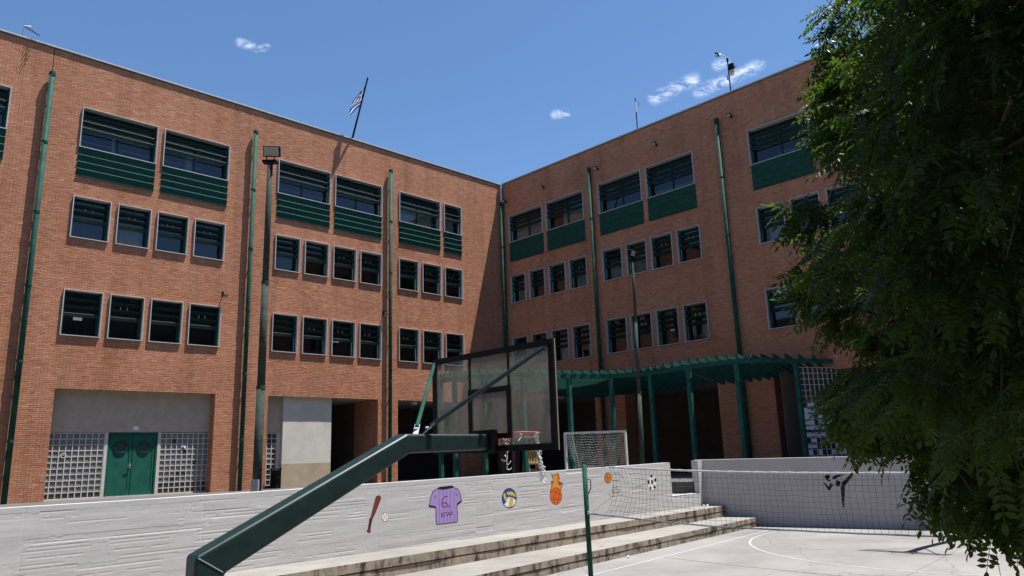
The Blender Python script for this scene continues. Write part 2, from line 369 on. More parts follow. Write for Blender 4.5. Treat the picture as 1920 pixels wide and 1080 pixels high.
# ------------------------------------------------------------------ levels
ZP = 1.44                                   # schoolyard level above the sunken court
ROOF = 19.51; LINT = 5.62
T3, B3, P3 = 17.21, 15.45, 14.24
T2, B2 = 13.345, 11.603
T1, B1 = 9.486, 7.656
SLABS = [(5.62, 6.0), (10.25, 10.6), (14.0, 14.2), (18.4, 18.75)]

# ------------------------------------------------------------------ ground, court, yard
g = MB(); g.add([(-400, -400, 0), (400, -400, 0), (400, 400, 0), (-400, 400, 0)], [(0, 1, 2, 3)])
M_GROUND = mat('far_ground', (.075, .075, .06), .95, noise=.3, nscale=.3)
g.build('ground', M_GROUND, kind='structure')
g = MB(); g.add([(-46, -24.5, .004), (-5.5, -19, .004), (-3.5, -33, .004), (-20, -41, .004), (-46, -41, .004)], [(4, 3, 2, 1, 0)])
court = g.build('court', M_COURT, kind='structure')
def wy(x): return -18.35 + .055 * (x + 18)            # face of the painted wall
def s2y(x): return -19.35 + .08 * (x + 18)
def s1y(x): return -20.68 + .10 * (x + 18)
def wtop(x): return 2.0 + .17 * min(1, max(0, (x + 27) / 19)) ** 1.3
Z1, Z2 = .29, .64
RW0 = np.array([-7.72, -17.5]); RW1 = np.array([-6.35, -24.2]); RWE = RW0 + (RW1 - RW0) * 2.2
RWN = np.array([RW1[1] - RW0[1], -(RW1[0] - RW0[0])]); RWN /= np.linalg.norm(RWN)     # towards the court (-x)
WN = np.array([.055, -1, 0]); WN /= np.linalg.norm(WN)
def onW(px, py): return onplane(px, py, (-18, -18.35, 0), WN)
def onRW(px, py): return onplane(px, py, (RW0[0], RW0[1], 0), np.array([RWN[0], RWN[1], 0]))
GX0 = onW(1257, 880)[0]; GX1 = onW(1309, 880)[0]        # the gap with the stair
sill = onW(1262, 930)[2]
wth = .26
plz = [(-80, wy(-80) + wth - .05), (GX0, wy(GX0) + wth - .05), (GX0, wy(GX0) + 3.1), (GX1, wy(GX1) + 3.1), (GX1, wy(GX1) + wth - .05),
       (RW0[0] + .1, RW0[1] + .35), (RWE[0] + .2, RWE[1]), (40, RWE[1]), (40, 40), (-80, 40)]
bm = bmesh.new(); vs = [bm.verts.new((x, y, ZP)) for x, y in plz]; f = bm.faces.new(vs)
r_ = bmesh.ops.extrude_face_region(bm, geom=[f]); bmesh.ops.translate(bm, verts=[e for e in r_['geom'] if isinstance(e, bmesh.types.BMVert)], vec=(0, 0, -1.2))
bmesh.ops.recalc_face_normals(bm, faces=bm.faces); bmesh.ops.triangulate(bm, faces=bm.faces)
me = bpy.data.meshes.new('yard_paving'); bm.to_mesh(me); me.materials.append(M_PLAZA); link('yard_paving', me, kind='structure')

def strip(name, pts, w, m, z=.008):
    b = MB(); P = [np.array(p, float) for p in pts]; L = []
    for i, p in enumerate(P):
        d = P[min(i + 1, len(P) - 1)] - P[max(i - 1, 0)]; d /= np.linalg.norm(d); n = np.array([-d[1], d[0]])
        L += [(*(p + n * w / 2), z), (*(p - n * w / 2), z)]
    b.add(L, [(2 * i, 2 * i + 1, 2 * i + 3, 2 * i + 2) for i in range(len(P) - 1)])
    return b.build(name, m, court)
strip('court_line', [(-40, -21.55 + .11 * (-22)), (-8.2, -21.55 + .11 * 9.8)], .05, M_LINEW)
cx, cy, cr_ = -9.05, -26.4, 5.5
strip('court_line', [(cx + cr_ * math.cos(a), cy + cr_ * math.sin(a)) for a in np.linspace(math.radians(88), math.radians(262), 60)], .05, M_LINEW, .0085)
strip('court_line', [(-15.35, -21.3), (-15.66, -23.7), (-15.75, -25.6), (-15.8, -33)], .05, M_LINEY, .009)
strip('court_line', [(-9.5, -23.6), (-9.62, -28.5)], .05, M_LINEW, .0095)
strip('paving_joint', [(-8.4, -26.25), (-30, -27.9)], .012, M_JOINT, .007)
strip('paving_joint', [(-12.2, -21.2), (-12.0, -34)], .010, M_JOINT, .0075)
strip('paving_joint', [(-19.6, -21.8), (-19.4, -34)], .010, M_JOINT, .0075)

# ------------------------------------------------------------------ school building
BOFF = (0, 0, ZP)
bld = thing('school_building', BOFF, 'four-storey red brick school with green drainpipes and rows of louvred windows', 'building')
U = 1.3
Lsm = [(-18.358, -17.27), (-17.066, -16.05), (-15.85, -14.836), (-14.626, -13.56), (-11.66, -10.656), (-10.455, -9.435), (-9.225, -8.188), (-7.99, -6.957), (-6.095, -5.07), (-4.857, -3.827), (-3.617, -2.589)]
Lbig = [(-22.55, -20.28), (-18.346, -16.039), (-15.824, -13.554), (-11.65, -9.42), (-9.205, -6.972), (-6.084, -3.841), (-3.626, -2.594)]
Rsm = [(-.524, -1.494), (-1.753, -2.723), (-2.981, -3.968), (-4.207, -5.2), (-6.06, -7.09), (-7.31, -8.307), (-8.534, -9.53), (-9.753, -10.782), (-13.10, -14.11), (-14.35, -15.37), (-15.6, -16.62), (-16.85, -17.87)]
Rbig = [(-.518, -2.728), (-2.967, -5.2), (-6.041, -8.29), (-8.536, -10.752), (-13.078, -15.311), (-15.55, -17.77)]
Lsm, Lbig = ([(a * U, b * U) for a, b in q] for q in (Lsm, Lbig))
Rsm, Rbig = ([(-a * U, -b * U) for a, b in q] for q in (Rsm, Rbig))       # distance from the corner, u = -y
L_END, R_END = -34.0, 40.0
# openings: (u0,u1,z0,z1) ; L: u = x, R: u = -y
Lh = [(a, b, B2, T2) for a, b in Lsm] + [(a, b, B1, T1) for a, b in Lsm] + [(a, b, B3, T3) for a, b in Lbig]
Lp = [(a, b, P3, B3) for a, b in Lbig]
OP1 = (-23.82, -17.65, ZP, LINT); OP2 = (-15.2, -9.2, ZP, LINT); OP3 = (-7.96, -3.7, ZP, LINT); OP4 = (-2.1, -.55, ZP, LINT)
Lh += [OP1, OP2, OP3, OP4]
Rh = [(a, b, B2, T2) for a, b in Rsm] + [(a, b, B1, T1) for a, b in Rsm] + [(a, b, B3, T3) for a, b in Rbig]
Rp = [(a, b, P3, B3) for a, b in Rbig]
RPIL = [(6.77, 8.75), (14.18, 16.95), (24.0, 25.6)]
edges = [.55] + [e for p in RPIL for e in p] + [33.0]
ROP = [(edges[i], edges[i + 1], ZP, LINT) for i in range(0, len(edges) - 1, 2)]
Rh += ROP
def facade(u0, u1, z0, z1, holes, conv, name):
    """wall slab 0.34 thick with openings; conv(u, depth, z) -> world"""
    us = sorted({u0, u1} | {h[0] for h in holes} | {h[1] for h in holes}); zs = sorted({z0, z1} | {h[2] for h in holes} | {h[3] for h in holes})
    us = [u for u in us if u0 <= u <= u1]; zs = [z for z in zs if z0 <= z <= z1]
    nu, nz_ = len(us) - 1, len(zs) - 1
    occ = np.ones((nu + 2, nz_ + 2), bool); occ[0] = occ[-1] = False; occ[:, 0] = occ[:, -1] = False
    for i in range(nu):
        for j in range(nz_):
            cu, cz = (us[i] + us[i + 1]) / 2, (zs[j] + zs[j + 1]) / 2
            for h in holes:
                if h[0] < cu < h[1] and h[2] < cz < h[3]: occ[i + 1, j + 1] = False; break
    b = MB(); D0, D1 = .010, .36
    for i in range(nu):
        for j in range(nz_):
            if not occ[i + 1, j + 1]: continue
            a0, a1, c0, c1 = us[i], us[i + 1], zs[j], zs[j + 1]
            q = lambda *p: b.add([conv(*k) for k in p], [(0, 1, 2, 3)])
            q((a0, D0, c0), (a1, D0, c0), (a1, D0, c1), (a0, D0, c1)); q((a0, D1, c0), (a0, D1, c1), (a1, D1, c1), (a1, D1, c0))
            if not occ[i, j + 1]: q((a0, D0, c0), (a0, D0, c1), (a0, D1, c1), (a0, D1, c0))
            if not occ[i + 2, j + 1]: q((a1, D0, c0), (a1, D1, c0), (a1, D1, c1), (a1, D0, c1))
            if not occ[i + 1, j]: q((a0, D0, c0), (a0, D1, c0), (a1, D1, c0), (a1, D0, c0))
            if not occ[i + 1, j + 2]: q((a0, D0, c1), (a1, D0, c1), (a1, D1, c1), (a0, D1, c1))
    return b.build(name, M_MORTAR, bld, BOFF)
cL = lambda u, d, z: (u, d, z)
cR = lambda u, d, z: (d, -u, z)
wallL = facade(L_END, .36, ZP, ROOF - .06, Lh, cL, 'wall'); wallL['label'] = 'sunlit brick wall with the round-windowed double door'
wallR = facade(.01, R_END, ZP, ROOF - .06, Rh, cR, 'wall'); wallR['label'] = 'shaded brick wall behind the curved pergola'

# ---- bricks, one by one
BL, BH, JT = .2400, .0730, .0085
def brick_rows(u0, u1, z0, z1, holes, phase=0.):
    """list of (ua, ub, za, zb)"""
    out = []
    k0 = int(math.floor((z0 - ZP) / BH)); k1 = int(math.ceil((z1 - ZP) / BH))
    for k in range(k0, k1):
        za, zb = ZP + k * BH + JT / 2, ZP + (k + 1) * BH - JT / 2
        if za < z0 - .02 or zb > z1 + .03: continue
        zm = (za + zb) / 2
        cuts = sorted([(h[0], h[1]) for h in holes if h[2] - .012 < zm < h[3] + .012])
        spans = []; c = u0
        for a, b_ in cuts:
            if a > c: spans.append((c, a))
            c = max(c, b_)
        if c < u1: spans.append((c, u1))
        sh = phase + (BL / 2 if k % 2 else 0)
        for a, b_ in spans:
            i = math.floor((a - sh) / BL); 
            while True:
                xa = sh + i * BL + JT / 2; xb = xa + BL - JT; i += 1
                if xa > b_: break
                xa, xb = max(xa, a), min(xb, b_)
                if xb - xa > .02: out.append((xa, xb, za, zb))
    return out
def bricks_mesh(name, lists, parent):
    """lists of (conv, rows): all bricks as one mesh, each with its own tone and depth"""
    V = []; T = []
    for conv, rows in lists:
        R_ = np.array(rows); n = len(R_)
        if n == 0: continue
        d = rng.normal(0, .0013, (n, 4)) + rng.normal(0, .0010, (n, 1)); dj = .011
        ua, ub, za, zb = R_.T
        e = rng.normal(0, .0012, (n, 4))
        ua, ub, za, zb = ua + e[:, 0], ub + e[:, 1], za + e[:, 2], zb + e[:, 3]
        c = [(ua, d[:, 0], za), (ub, d[:, 1], za), (ub, d[:, 2], zb), (ua, d[:, 3], zb), (ua, dj + 0 * ua, za), (ub, dj + 0 * ua, za), (ub, dj + 0 * ua, zb), (ua, dj + 0 * ua, zb)]
        P = np.stack([np.stack(conv(*q), -1) for q in c], 1)      # n,8,3
        V.append(P); T.append(.5 + .72 * (-.5 + np.clip(np.where(rng.random(n) < .8, rng.beta(6, 6, n), rng.beta(1.2, 1.2, n)) * 1.0, 0, 1)))
    V = np.concatenate(V); T = np.concatenate(T); n = len(V)
    F = np.array([(0, 1, 2, 3), (4, 5, 1, 0), (3, 2, 6, 7), (4, 0, 3, 7), (1, 5, 6, 2)])
    F = (F[None] + 8 * np.arange(n)[:, None, None]).reshape(-1, 4)
    me = bpy.data.meshes.new(name); me.vertices.add(n * 8); me.vertices.foreach_set('co', (V.reshape(-1, 3) - np.array(BOFF)).ravel())
    me.loops.add(F.size); me.loops.foreach_set('vertex_index', F.ravel()); me.polygons.add(len(F))
    me.polygons.foreach_set('loop_start', np.arange(0, F.size, 4)); me.polygons.foreach_set('loop_total', np.full(len(F), 4))
    at = me.attributes.new('tone', 'FLOAT', 'POINT'); at.data.foreach_set('value', np.repeat(T, 8))
    me.polygons.foreach_set('use_smooth', np.zeros(len(F), bool)); me.materials.append(M_BRICK); me.update(); me.validate()
    return link(name, me, parent, 'stuff')
def npL(u, d, z): return (u, d + 0 * u, z)
def npR(u, d, z): return (d + 0 * u, -u, z)
rowsL = brick_rows(-29.5, -.012, ZP, ROOF - .1, Lh + Lp)
rowsR = brick_rows(.012, 31., ZP, ROOF - .1, Rh + Rp)
# the 300 bricks that show largest (left pier beside the door) are objects of their own
full = [r for r in rowsL if r[1] - r[0] > BL - JT - .001 and r[0] > -26.6 and r[2] > 1.75]
full.sort(key=lambda r: (r[0] + 29) ** 2 + ((r[2] - 1.7) * 1.2) ** 2)
single = set(full[:300])
rowsL = [r for r in rowsL if r not in single]
jamb = [((lambda u, d, z: (OP1[1] - .012 + d + 0 * u, u, z)), brick_rows(.012, .45, ZP, LINT, [])),
        ((lambda u, d, z: (OP2[1] - .012 + d + 0 * u, u, z)), brick_rows(.012, 2.2, ZP, LINT, []))]
pil = []
for a, b_ in RPIL: pil.append(((lambda u, d, z, b_=b_: (u, -b_ - .012 + d, z)), brick_rows(.012, .95, ZP, LINT, [])))
bricks_mesh('brick_facing', [(npL, rowsL)] + jamb, wallL)
bricks_mesh('brick_facing', [(npR, rowsR)] + pil, wallR)
sb = MB(); hl, hh = (BL - JT) / 2, (BH - JT) / 2
sb.add([(-hl, 0, -hh), (hl, 0, -hh), (hl, 0, hh), (-hl, 0, hh), (-hl, .011, -hh), (hl, .011, -hh), (hl, .011, hh), (-hl, .011, hh)], [(0, 1, 2, 3), (4, 5, 1, 0), (3, 2, 6, 7), (4, 0, 3, 7), (1, 5, 6, 2)])
first = None
for r in full[:300]:
    p = ((r[0] + r[1]) / 2, random.gauss(0, .0012), (r[2] + r[3]) / 2 - ZP)
    if first is None: o = first = sb.build('brick', M_BRICK1, wallL)
    else: o = link('brick', first.data, wallL)
    o.location = p; o.rotation_euler = (random.gauss(0, .015), 0, random.gauss(0, .006))
# pillar cores and jamb backings
for a, c in RPIL: MB().box((.361, -c - .001, ZP), (.95, -a, LINT)).build('pier_core', M_MORTAR, bld, BOFF)
MB().box((OP1[1] - .001, .361, ZP), (OP1[1] + .3, .9, LINT)).build('pier_core', M_MORTAR, bld, BOFF)
MB().box((OP2[1] - .001, .361, ZP), (OP2[1] + .9, 2.2, LINT)).build('pier_core', M_MORTAR, bld, BOFF)

# ---- floors, roof, inner walls: closed rooms behind the windows, open arcade below
b = MB()
for z0, z1 in SLABS:
    b.box((L_END, .361, z0), (6.6, 6.6, z1)); b.box((.361, -R_END, z0), (6.6, .36, z1))
b.build('floor_slab', M_ROOM, bld, BOFF)
b = MB(); b.box((L_END, 6.61, 6.0), (6.9, 6.9, 18.4)); b.box((6.61, -R_END, 6.0), (6.9, 6.6, 18.4))
for x in (-25.2, -16.4, -8.45): b.box((x, .37, 6.01), (x + .12, 6.6, 18.39))
for y in (-7.3, -15.5, -24.5): b.box((.37, y, 6.01), (6.6, y + .12, 18.39))
b.box((.37, .0, 6.01), (6.6, .12, 18.39)); b.box((-.1, .37, 6.01), (.02, 6.6, 18.39))
b.box((L_END - .2, .01, ZP), (L_END - .01, 6.9, ROOF - .1)); b.box((.01, -R_END - .2, ZP), (6.9, -R_END - .01, ROOF - .1))
b.build('inner_wall', M_ROOM, bld, BOFF)
b = MB()
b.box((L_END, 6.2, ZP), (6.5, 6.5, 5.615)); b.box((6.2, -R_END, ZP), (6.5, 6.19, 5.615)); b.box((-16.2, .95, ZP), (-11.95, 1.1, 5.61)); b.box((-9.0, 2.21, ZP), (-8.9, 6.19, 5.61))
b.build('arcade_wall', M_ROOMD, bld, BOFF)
b = MB()    # metal coping
b.box((L_END, -.07, ROOF - .055), (.30, .38, ROOF)); b.box((-.07, -R_END, ROOF - .058), (.38, -.071, ROOF - .003))
b.build('coping', M_FRAME, bld, BOFF)
# joint and flashing above the first drainpipe
b = MB(); jx = aY(101, 110, 0)[0]; b.box((jx - .012, -.004, 18.25), (jx + .012, .008, ROOF - .09)); b.build('expansion_joint', M_BLACK, bld, BOFF)

# ---- windows
def cur(x0, x1, z0, z1, y=.46, n=26):
    c = MB(); xs = np.linspace(x0, x1, n); ph = random.random() * 6
    vs = []
    for x in xs:
        yy = y + .03 * math.sin(x * 34 + ph) + .012 * math.sin(x * 83)
        vs += [(x, yy, z0), (x, yy + .01, z1)]
    c.add(vs, [(2 * i, 2 * i + 2, 2 * i + 3, 2 * i + 1) for i in range(n - 1)]); return c
def make_window(w, h, mull, boards, tan_block):
    e = .029; dp = .42
    m = MB(); m.box((-w / 2, -.075, 0), (w / 2, dp, e)); m.box((-w / 2, -.075, h - e), (w / 2, dp, h))
    m.box((-w / 2, -.075, e), (-w / 2 + e, dp, h - e)); m.box((w / 2 - e, -.075, e), (w / 2, dp, h - e))
    win = m.build('window', M_FRAME); iw = w / 2 - e - .002; z0, z1 = e + .002, h - e - .002
    k = .075
    for s in (-1, 1): MB().box((s * iw, .07, z0), (s * (iw - .06), .115, z1)).build('side_stile', M_GREEN, win)
    s_ = MB(); ya, yb = .27, .33
    s_.box((-iw, ya, z0), (iw, yb, z0 + k)); s_.box((-iw, ya, z1 - k), (iw, yb, z1)); s_.box((-iw, ya, z0 + k), (-iw + k, yb, z1 - k)); s_.box((iw - k, ya, z0 + k), (iw, yb, z1 - k))
    if mull: s_.box((-.045, ya, z0 + k), (.045, yb, z1 - k))
    s_.build('sash', M_SASH, win)
    xs = [-iw + k, 0 - .045, .045, iw - k] if mull else [-iw + k, iw - k]
    for i in range(0, len(xs), 2):
        p = MB(); p.add([(xs[i], .30, z0 + k), (xs[i + 1], .30, z0 + k), (xs[i + 1], .30, z1 - k), (xs[i], .30, z1 - k)], [(0, 1, 2, 3)]); p.build('pane', M_GLASS, win)
    for fr in (.205, .365, .525):
        t = math.radians(36); hd = .100; l = MB(); yc = .085 if boards else .185
        l.obox((0, yc, h * (1 - fr)), (iw if boards else iw - .002, 0, 0), (0, hd * math.cos(t), -hd * math.sin(t)), (0, .014 * math.sin(t), .014 * math.cos(t))); l.build('slat', M_SLAT, win)
    if tan_block:
        x = (-.18 if not mull else -w * .28)
        for dx in (0, .26): MB().box((x + dx, .24, h * .655), (x + dx + .045, .265, h * .755)).build('tan_block', M_WOODT, win)  # two small tan blocks between the upper slats
    if boards:
        hb = (B3 - P3) / 4
        for i in range(4):
            zt = -i * hb - .004; zb = -(i + 1) * hb + .003
            c = MB(); x = w / 2 - .002
            c.add([(-x, .008, zt), (x, .008, zt), (x, -.030, zt), (-x, -.030, zt), (-x, -.060, zt - .030), (x, -.060, zt - .030), (x, .002, zb), (-x, .002, zb), (-x, .008, zb), (x, .008, zb)],
                  [(0, 1, 2, 3), (3, 2, 5, 4), (4, 5, 6, 7), (7, 6, 9, 8), (0, 3, 4, 7, 8), (1, 9, 6, 5, 2), (0, 8, 9, 1)])
            c.build('cladding_board', M_GREEN, win)
        MB().box((-w / 2, -.060, -(B3 - P3) - .03), (w / 2, .009, -(B3 - P3) - .004)).build('panel_sill', M_GREENP, win)
    return win
def copy_tree(o, parent):
    c = o.copy(); COL.objects.link(c); c.parent = parent
    for ch in o.children:
        d = ch.copy(); COL.objects.link(d); d.parent = c
    return c
protos = {}
def place_window(u0, u1, zb, h, side, kind, curtain=None, paper=None):
    w0 = {'s': 1.33, 'b': 2.92, 'n': 1.34}[kind]; tan_block = (kind != 'n') and random.random() < .72
    key = (kind, tan_block, round(h, 2))
    if key not in protos:
        o = make_window(w0, h, kind == 'b', kind in 'bn', tan_block); o.parent = bld; protos[key] = [o, False]
    pr = protos[key]
    if not pr[1]: o = pr[0]; pr[1] = True; o['first'] = 1
    else: o = copy_tree(pr[0], bld)
    if 'first' in o: del o['first']
    uc = (u0 + u1) / 2; o.scale = ((u1 - u0) / w0, 1, 1)
    if side == 'L': o.location = (uc, 0, zb - ZP)
    else: o.location = (0, -uc, zb - ZP); o.rotation_euler = (0, 0, -math.pi / 2)
    return o, w0, h
wins = []
for (a, b_) in Lsm: wins.append(('L', a, b_, B2, T2 - B2, 's'))
for (a, b_) in Lsm: wins.append(('L', a, b_, B1, T1 - B1, 's'))
for (a, b_) in Lbig: wins.append(('L', a, b_, B3, T3 - B3, 'b' if b_ - a > 2 else 'n'))
for (a, b_) in Rsm: wins.append(('R', a, b_, B2, T2 - B2, 's'))
for (a, b_) in Rsm: wins.append(('R', a, b_, B1, T1 - B1, 's'))
for (a, b_) in Rbig: wins.append(('R', a, b_, B3, T3 - B3, 'b' if b_ - a > 2 else 'n'))
placed = []
for sd, a, b_, zb, h, kd in wins: placed.append(place_window(a, b_, zb, h, sd, kd))
def add_curtain(i, x0, x1, top=.75):
    o, w0, h = placed[i]; c = cur(x0 * w0 / 2, x1 * w0 / 2, .06, h * top); c.build('curtain', M_CURT, o, smooth=True)
def add_paper(i, x, z, w=.30, hh=.2):
    o, w0, h = placed[i]; p = MB(); p.box((x - w / 2, .292, z), (x + w / 2, .296, z + hh)); p.build('paper_notice', M_PAPER, o)
nL = len(Lsm)
add_curtain(1, -.8, .75); add_paper(nL + 0, -.05, .68); add_paper(nL + 6, -.28, .75, .42, .16)
LB = 2 * nL; add_curtain(LB + 1, -.12, .02); add_curtain(LB + 2, -.22, -.02); add_curtain(LB + 5, -.85, .8); add_curtain(LB + 6, -.8, .6)
R0 = LB + len(Lbig); nR = len(Rsm)
for k in (0, 3, 4, 5): add_curtain(R0 + k, -.8, .8)
add_curtain(R0 + 8, -.5, .6); add_paper(R0 + nR + 6, .05, .75, .28, .2); add_curtain(R0 + nR + 2, -.7, .5); add_curtain(R0 + nR + 3, 0, .8); add_curtain(R0 + nR + 7, .3, .8)
RB = R0 + 2 * nR; add_curtain(RB + 0, -.85, .85); add_curtain(RB + 1, -.35, .7)

# ---- drainpipes
def pipe(x, y, ztop, side):
    b = MB(); b.tube([(x, y, ZP), (x, y, ztop)], .098, 14)
    z = ZP + 2.2
    o = b.build('drainpipe', M_GREENP, bld, BOFF, smooth=False)
    for p in o.data.polygons: p.use_smooth = len(p.vertices) == 4
    while z < ztop - .5: MB().tube([(x, y, z - .05), (x, y, z + .05)], .113, 14).build('pipe_coupling', M_GREENP, o, BOFF); z += 2.9
    MB().tube([(x, y, ztop - .14), (x, y, ztop + .015)], .115, 14).build('pipe_coupling', M_GREENP, o, BOFF)
    z = ZP + 1.2
    while z < ztop - .3:
        MB().bar((x, y, z), (x, .012, z) if side == 'L' else (.012, y, z), .03, .05).build('pipe_bracket', M_GREENP, o, BOFF); z += 2.9
    return o
for px, py in ((98, 142), (480, 252), (733, 323)):
    P = aY(px, py, -.19); pipe(P[0], -.19, 18.25, 'L')
for px, py in ((1104, 320), (1343, 226)):
    P = aX(px, py, -.19); pipe(-.19, P[1], 18.28, 'R')
pipe(-.19, -33 + 8.2, 18.28, 'R')
co = pipe(-.2, -.24, 18.2, 'R')
b = MB(); b.tube([(-.17, -.20, 18.22), (-.13, -.15, 19.42)], .085, 12); b.build('pipe_spout', M_STEEL, co, BOFF, smooth=False)

# ---- door bay
YD = .45
b = MB(); b.box((OP1[0], YD, 3.98), (OP1[1] + .3, .6, LINT)); b.box((OP1[0] - .1, .361, ZP), (OP1[0] - .001, .6, LINT)); b.build('plaster_panel', M_PLASTER, bld, BOFF)
b = MB(); b.box((OP1[0], .95, ZP), (OP1[1], 1.0, 5.6)); b.build('bay_backing', M_ROOM, bld, BOFF)
b = MB()
for x in (-21.79, -19.77): b.box((x, YD - .012, ZP), (x + .11, .6, 3.98))
b.box((OP1[0], YD - .01, ZP), (OP1[1], .62, ZP + .05)); b.build('door_post', M_CREAM, bld, BOFF)
def block_panel(p0, ux, nrm, cols, rows, pitch, mats, parent, off, barw=.034, deep=.05, z0=None):
    """grid of glass blocks: p0 lower left, ux unit vector along, nrm unit vector outward"""
    ux = np.array(ux, float); nrm = np.array(nrm, float); uz = np.array((0, 0, 1.)); p0 = np.array(p0, float)
    g_ = MB(); wd, ht = cols * pitch, rows * pitch
    for i in range(cols + 1): g_.obox(p0 + ux * i * pitch + uz * ht / 2 - nrm * .03, ux * barw / 2, nrm * .03, uz * (ht / 2 + barw / 2))
    for j in range(rows + 1):
        for i in range(cols): g_.obox(p0 + ux * (i + .5) * pitch + uz * j * pitch - nrm * .034, ux * (pitch / 2 - barw / 2), nrm * .030, uz * barw / 2)
    gr = g_.build('glazing_grid', M_CREAM, parent, off)
    h = (pitch - barw) / 2 - .002; proto = None
    for j in range(rows):
        for i in range(cols):
            c = p0 + ux * (i + .5) * pitch + uz * (j + .5) * pitch - nrm * deep
            mm = mats(i, j)
            key = mm.name
            if proto is None: proto = {}
            if key not in proto:
                bb = MB(); bb.obox((0, 0, 0), ux * h, nrm * .02, uz * h); o = bb.build('glass_block', mm, gr); proto[key] = o
            else: o = link('glass_block', proto[key].data, gr)
            o.location = tuple(c - np.array(off))
    return gr
pit = .2195
def pick(darkrows, p): return lambda i, j: M_BLOCKD if (j in darkrows or random.random() < p) else M_BLOCK
block_panel((OP1[0] + .01, YD, 1.49), (1, 0, 0), (0, -1, 0), 9, 11, .2235, pick((0,), 0.02), bld, BOFF)
block_panel((-19.655, YD, 1.49), (1, 0, 0), (0, -1, 0), 9, 11, .2225, pick((0, 1), .03), bld, BOFF)
DX0, DX1, DZ1 = -21.675, -19.775, 3.965
b = MB(); b.box((DX0, YD, ZP + .02), (DX0 + .06, .58, DZ1)); b.box((DX1 - .06, YD, ZP + .02), (DX1, .58, DZ1)); b.box((DX0 + .06, YD, DZ1 - .06), (DX1 - .06, .58, DZ1))
M_DOOR = mat('door_green', (.010, .095, .066), .6, spec=.2, noise=.22, nscale=3)
b.build('door_frame', M_DOOR, bld, BOFF)
dm = (DX0 + DX1) / 2
for s in (-1, 1):
    xa, xb = (DX0 + .065, dm - .006) if s < 0 else (dm + .006, DX1 - .065)
    b = MB(); b.box((xa, YD + .05, ZP + .03), (xb, YD + .10, DZ1 - .065))
    o = b.build('door_leaf', M_DOOR, bld, BOFF)
    t = MB(); i = .10
    t.box((xa + .01, YD + .030, ZP + .04), (xa + i, YD + .049, DZ1 - .08)); t.box((xb - i, YD + .030, ZP + .04), (xb - .01, YD + .049, DZ1 - .08))
    t.box((xa + i, YD + .030, ZP + .04), (xb - i, YD + .049, ZP + .22)); t.box((xa + i, YD + .030, DZ1 - .16), (xb - i, YD + .049, DZ1 - .08)); t.build('door_rail', M_DOOR, o, BOFF)
    cx_, cz_ = (xa + xb) / 2, 3.37; r = MB(); n = 28
    for R1, R2, y0, y1 in ((.205, .255, YD + .010, YD + .049),):
        vs = []
        for k in range(n):
            c_, s_ = math.cos(2 * math.pi * k / n), math.sin(2 * math.pi * k / n)
            vs += [(cx_ + R1 * c_, y1, cz_ + R1 * s_), (cx_ + R1 * c_, y0, cz_ + R1 * s_), (cx_ + (R2 - .02) * c_, y0, cz_ + (R2 - .02) * s_), (cx_ + R2 * c_, y1, cz_ + R2 * s_)]
        r.add(vs, [((4 * k + a) % (4 * n), (4 * k + a + 1) % (4 * n), (4 * (k + 1) + a + 1) % (4 * n), (4 * (k + 1) + a) % (4 * n)) for k in range(n) for a in range(3)])
    r.build('porthole_ring', M_GREENP, o, BOFF)
    r = MB(); r.add([(cx_ + .206 * math.cos(2 * math.pi * k / n), YD + .046, cz_ + .206 * math.sin(2 * math.pi * k / n)) for k in range(n)], [tuple(range(n))]); r.build('porthole_pane', M_BLOCKD, o, BOFF)
    if s < 0:
        hnd = MB(); hnd.box((xb - .07, YD + .02, 2.55), (xb - .02, YD + .029, 2.75)); hnd.bar((xb - .045, YD - .03, 2.66), (xb - .17, YD - .03, 2.66), .022, .022); hnd.bar((xb - .045, YD + .02, 2.66), (xb - .045, YD - .035, 2.66), .022, .022)
        hnd.build('handle', M_STEEL, o, BOFF)
P = aY(255, 803, YD); b = MB(); b.box((P[0] - .1, YD - .012, P[2] - .075), (P[0] + .1, YD - .001, P[2] + .075)); b.build('number_plate', M_PAPER, bld, BOFF)
P = aY(119, 854, YD - .02); n = 24; b = MB()
b.cur = 0; b.add([(P[0] + .095 * math.cos(2 * math.pi * k / n), YD - .008, P[2] + .095 * math.sin(2 * math.pi * k / n)) for k in range(n)], [tuple(range(n))])
b.cur = 1; b.add([(P[0] + .068 * math.cos(2 * math.pi * k / n), YD - .010, P[2] + .068 * math.sin(2 * math.pi * k / n)) for k in range(n)], [tuple(range(n))])
b.cur = 0; b.add([(P[0] - .05, YD - .012, P[2] - .02), (P[0], YD - .012, P[2] + .03), (P[0] + .05, YD - .012, P[2] - .02), (P[0], YD - .012, P[2] + .008)], [(0, 1, 2, 3)])
b.build('sticker', [M_PAPER, M_BLACK], bld, BOFF)
P = aY(344, 839, YD - .02); b = MB(); b.box((P[0] - .10, YD - .010, P[2] - .07), (P[0] + .10, YD - .008, P[2] + .07)); b.cur = 1; b.box((P[0] - .09, YD - .013, P[2] - .02), (P[0] + .03, YD - .011, P[2] + .05)); b.cur = 2; b.box((P[0] - .09, YD - .013, P[2] - .06), (P[0] + .08, YD - .011, P[2] - .03))
M_BLUE = mat('sticker_blue', (.05, .22, .45), .6); b.build('sticker', [M_PAPER, M_BLUE, M_BLACK], bld, BOFF)

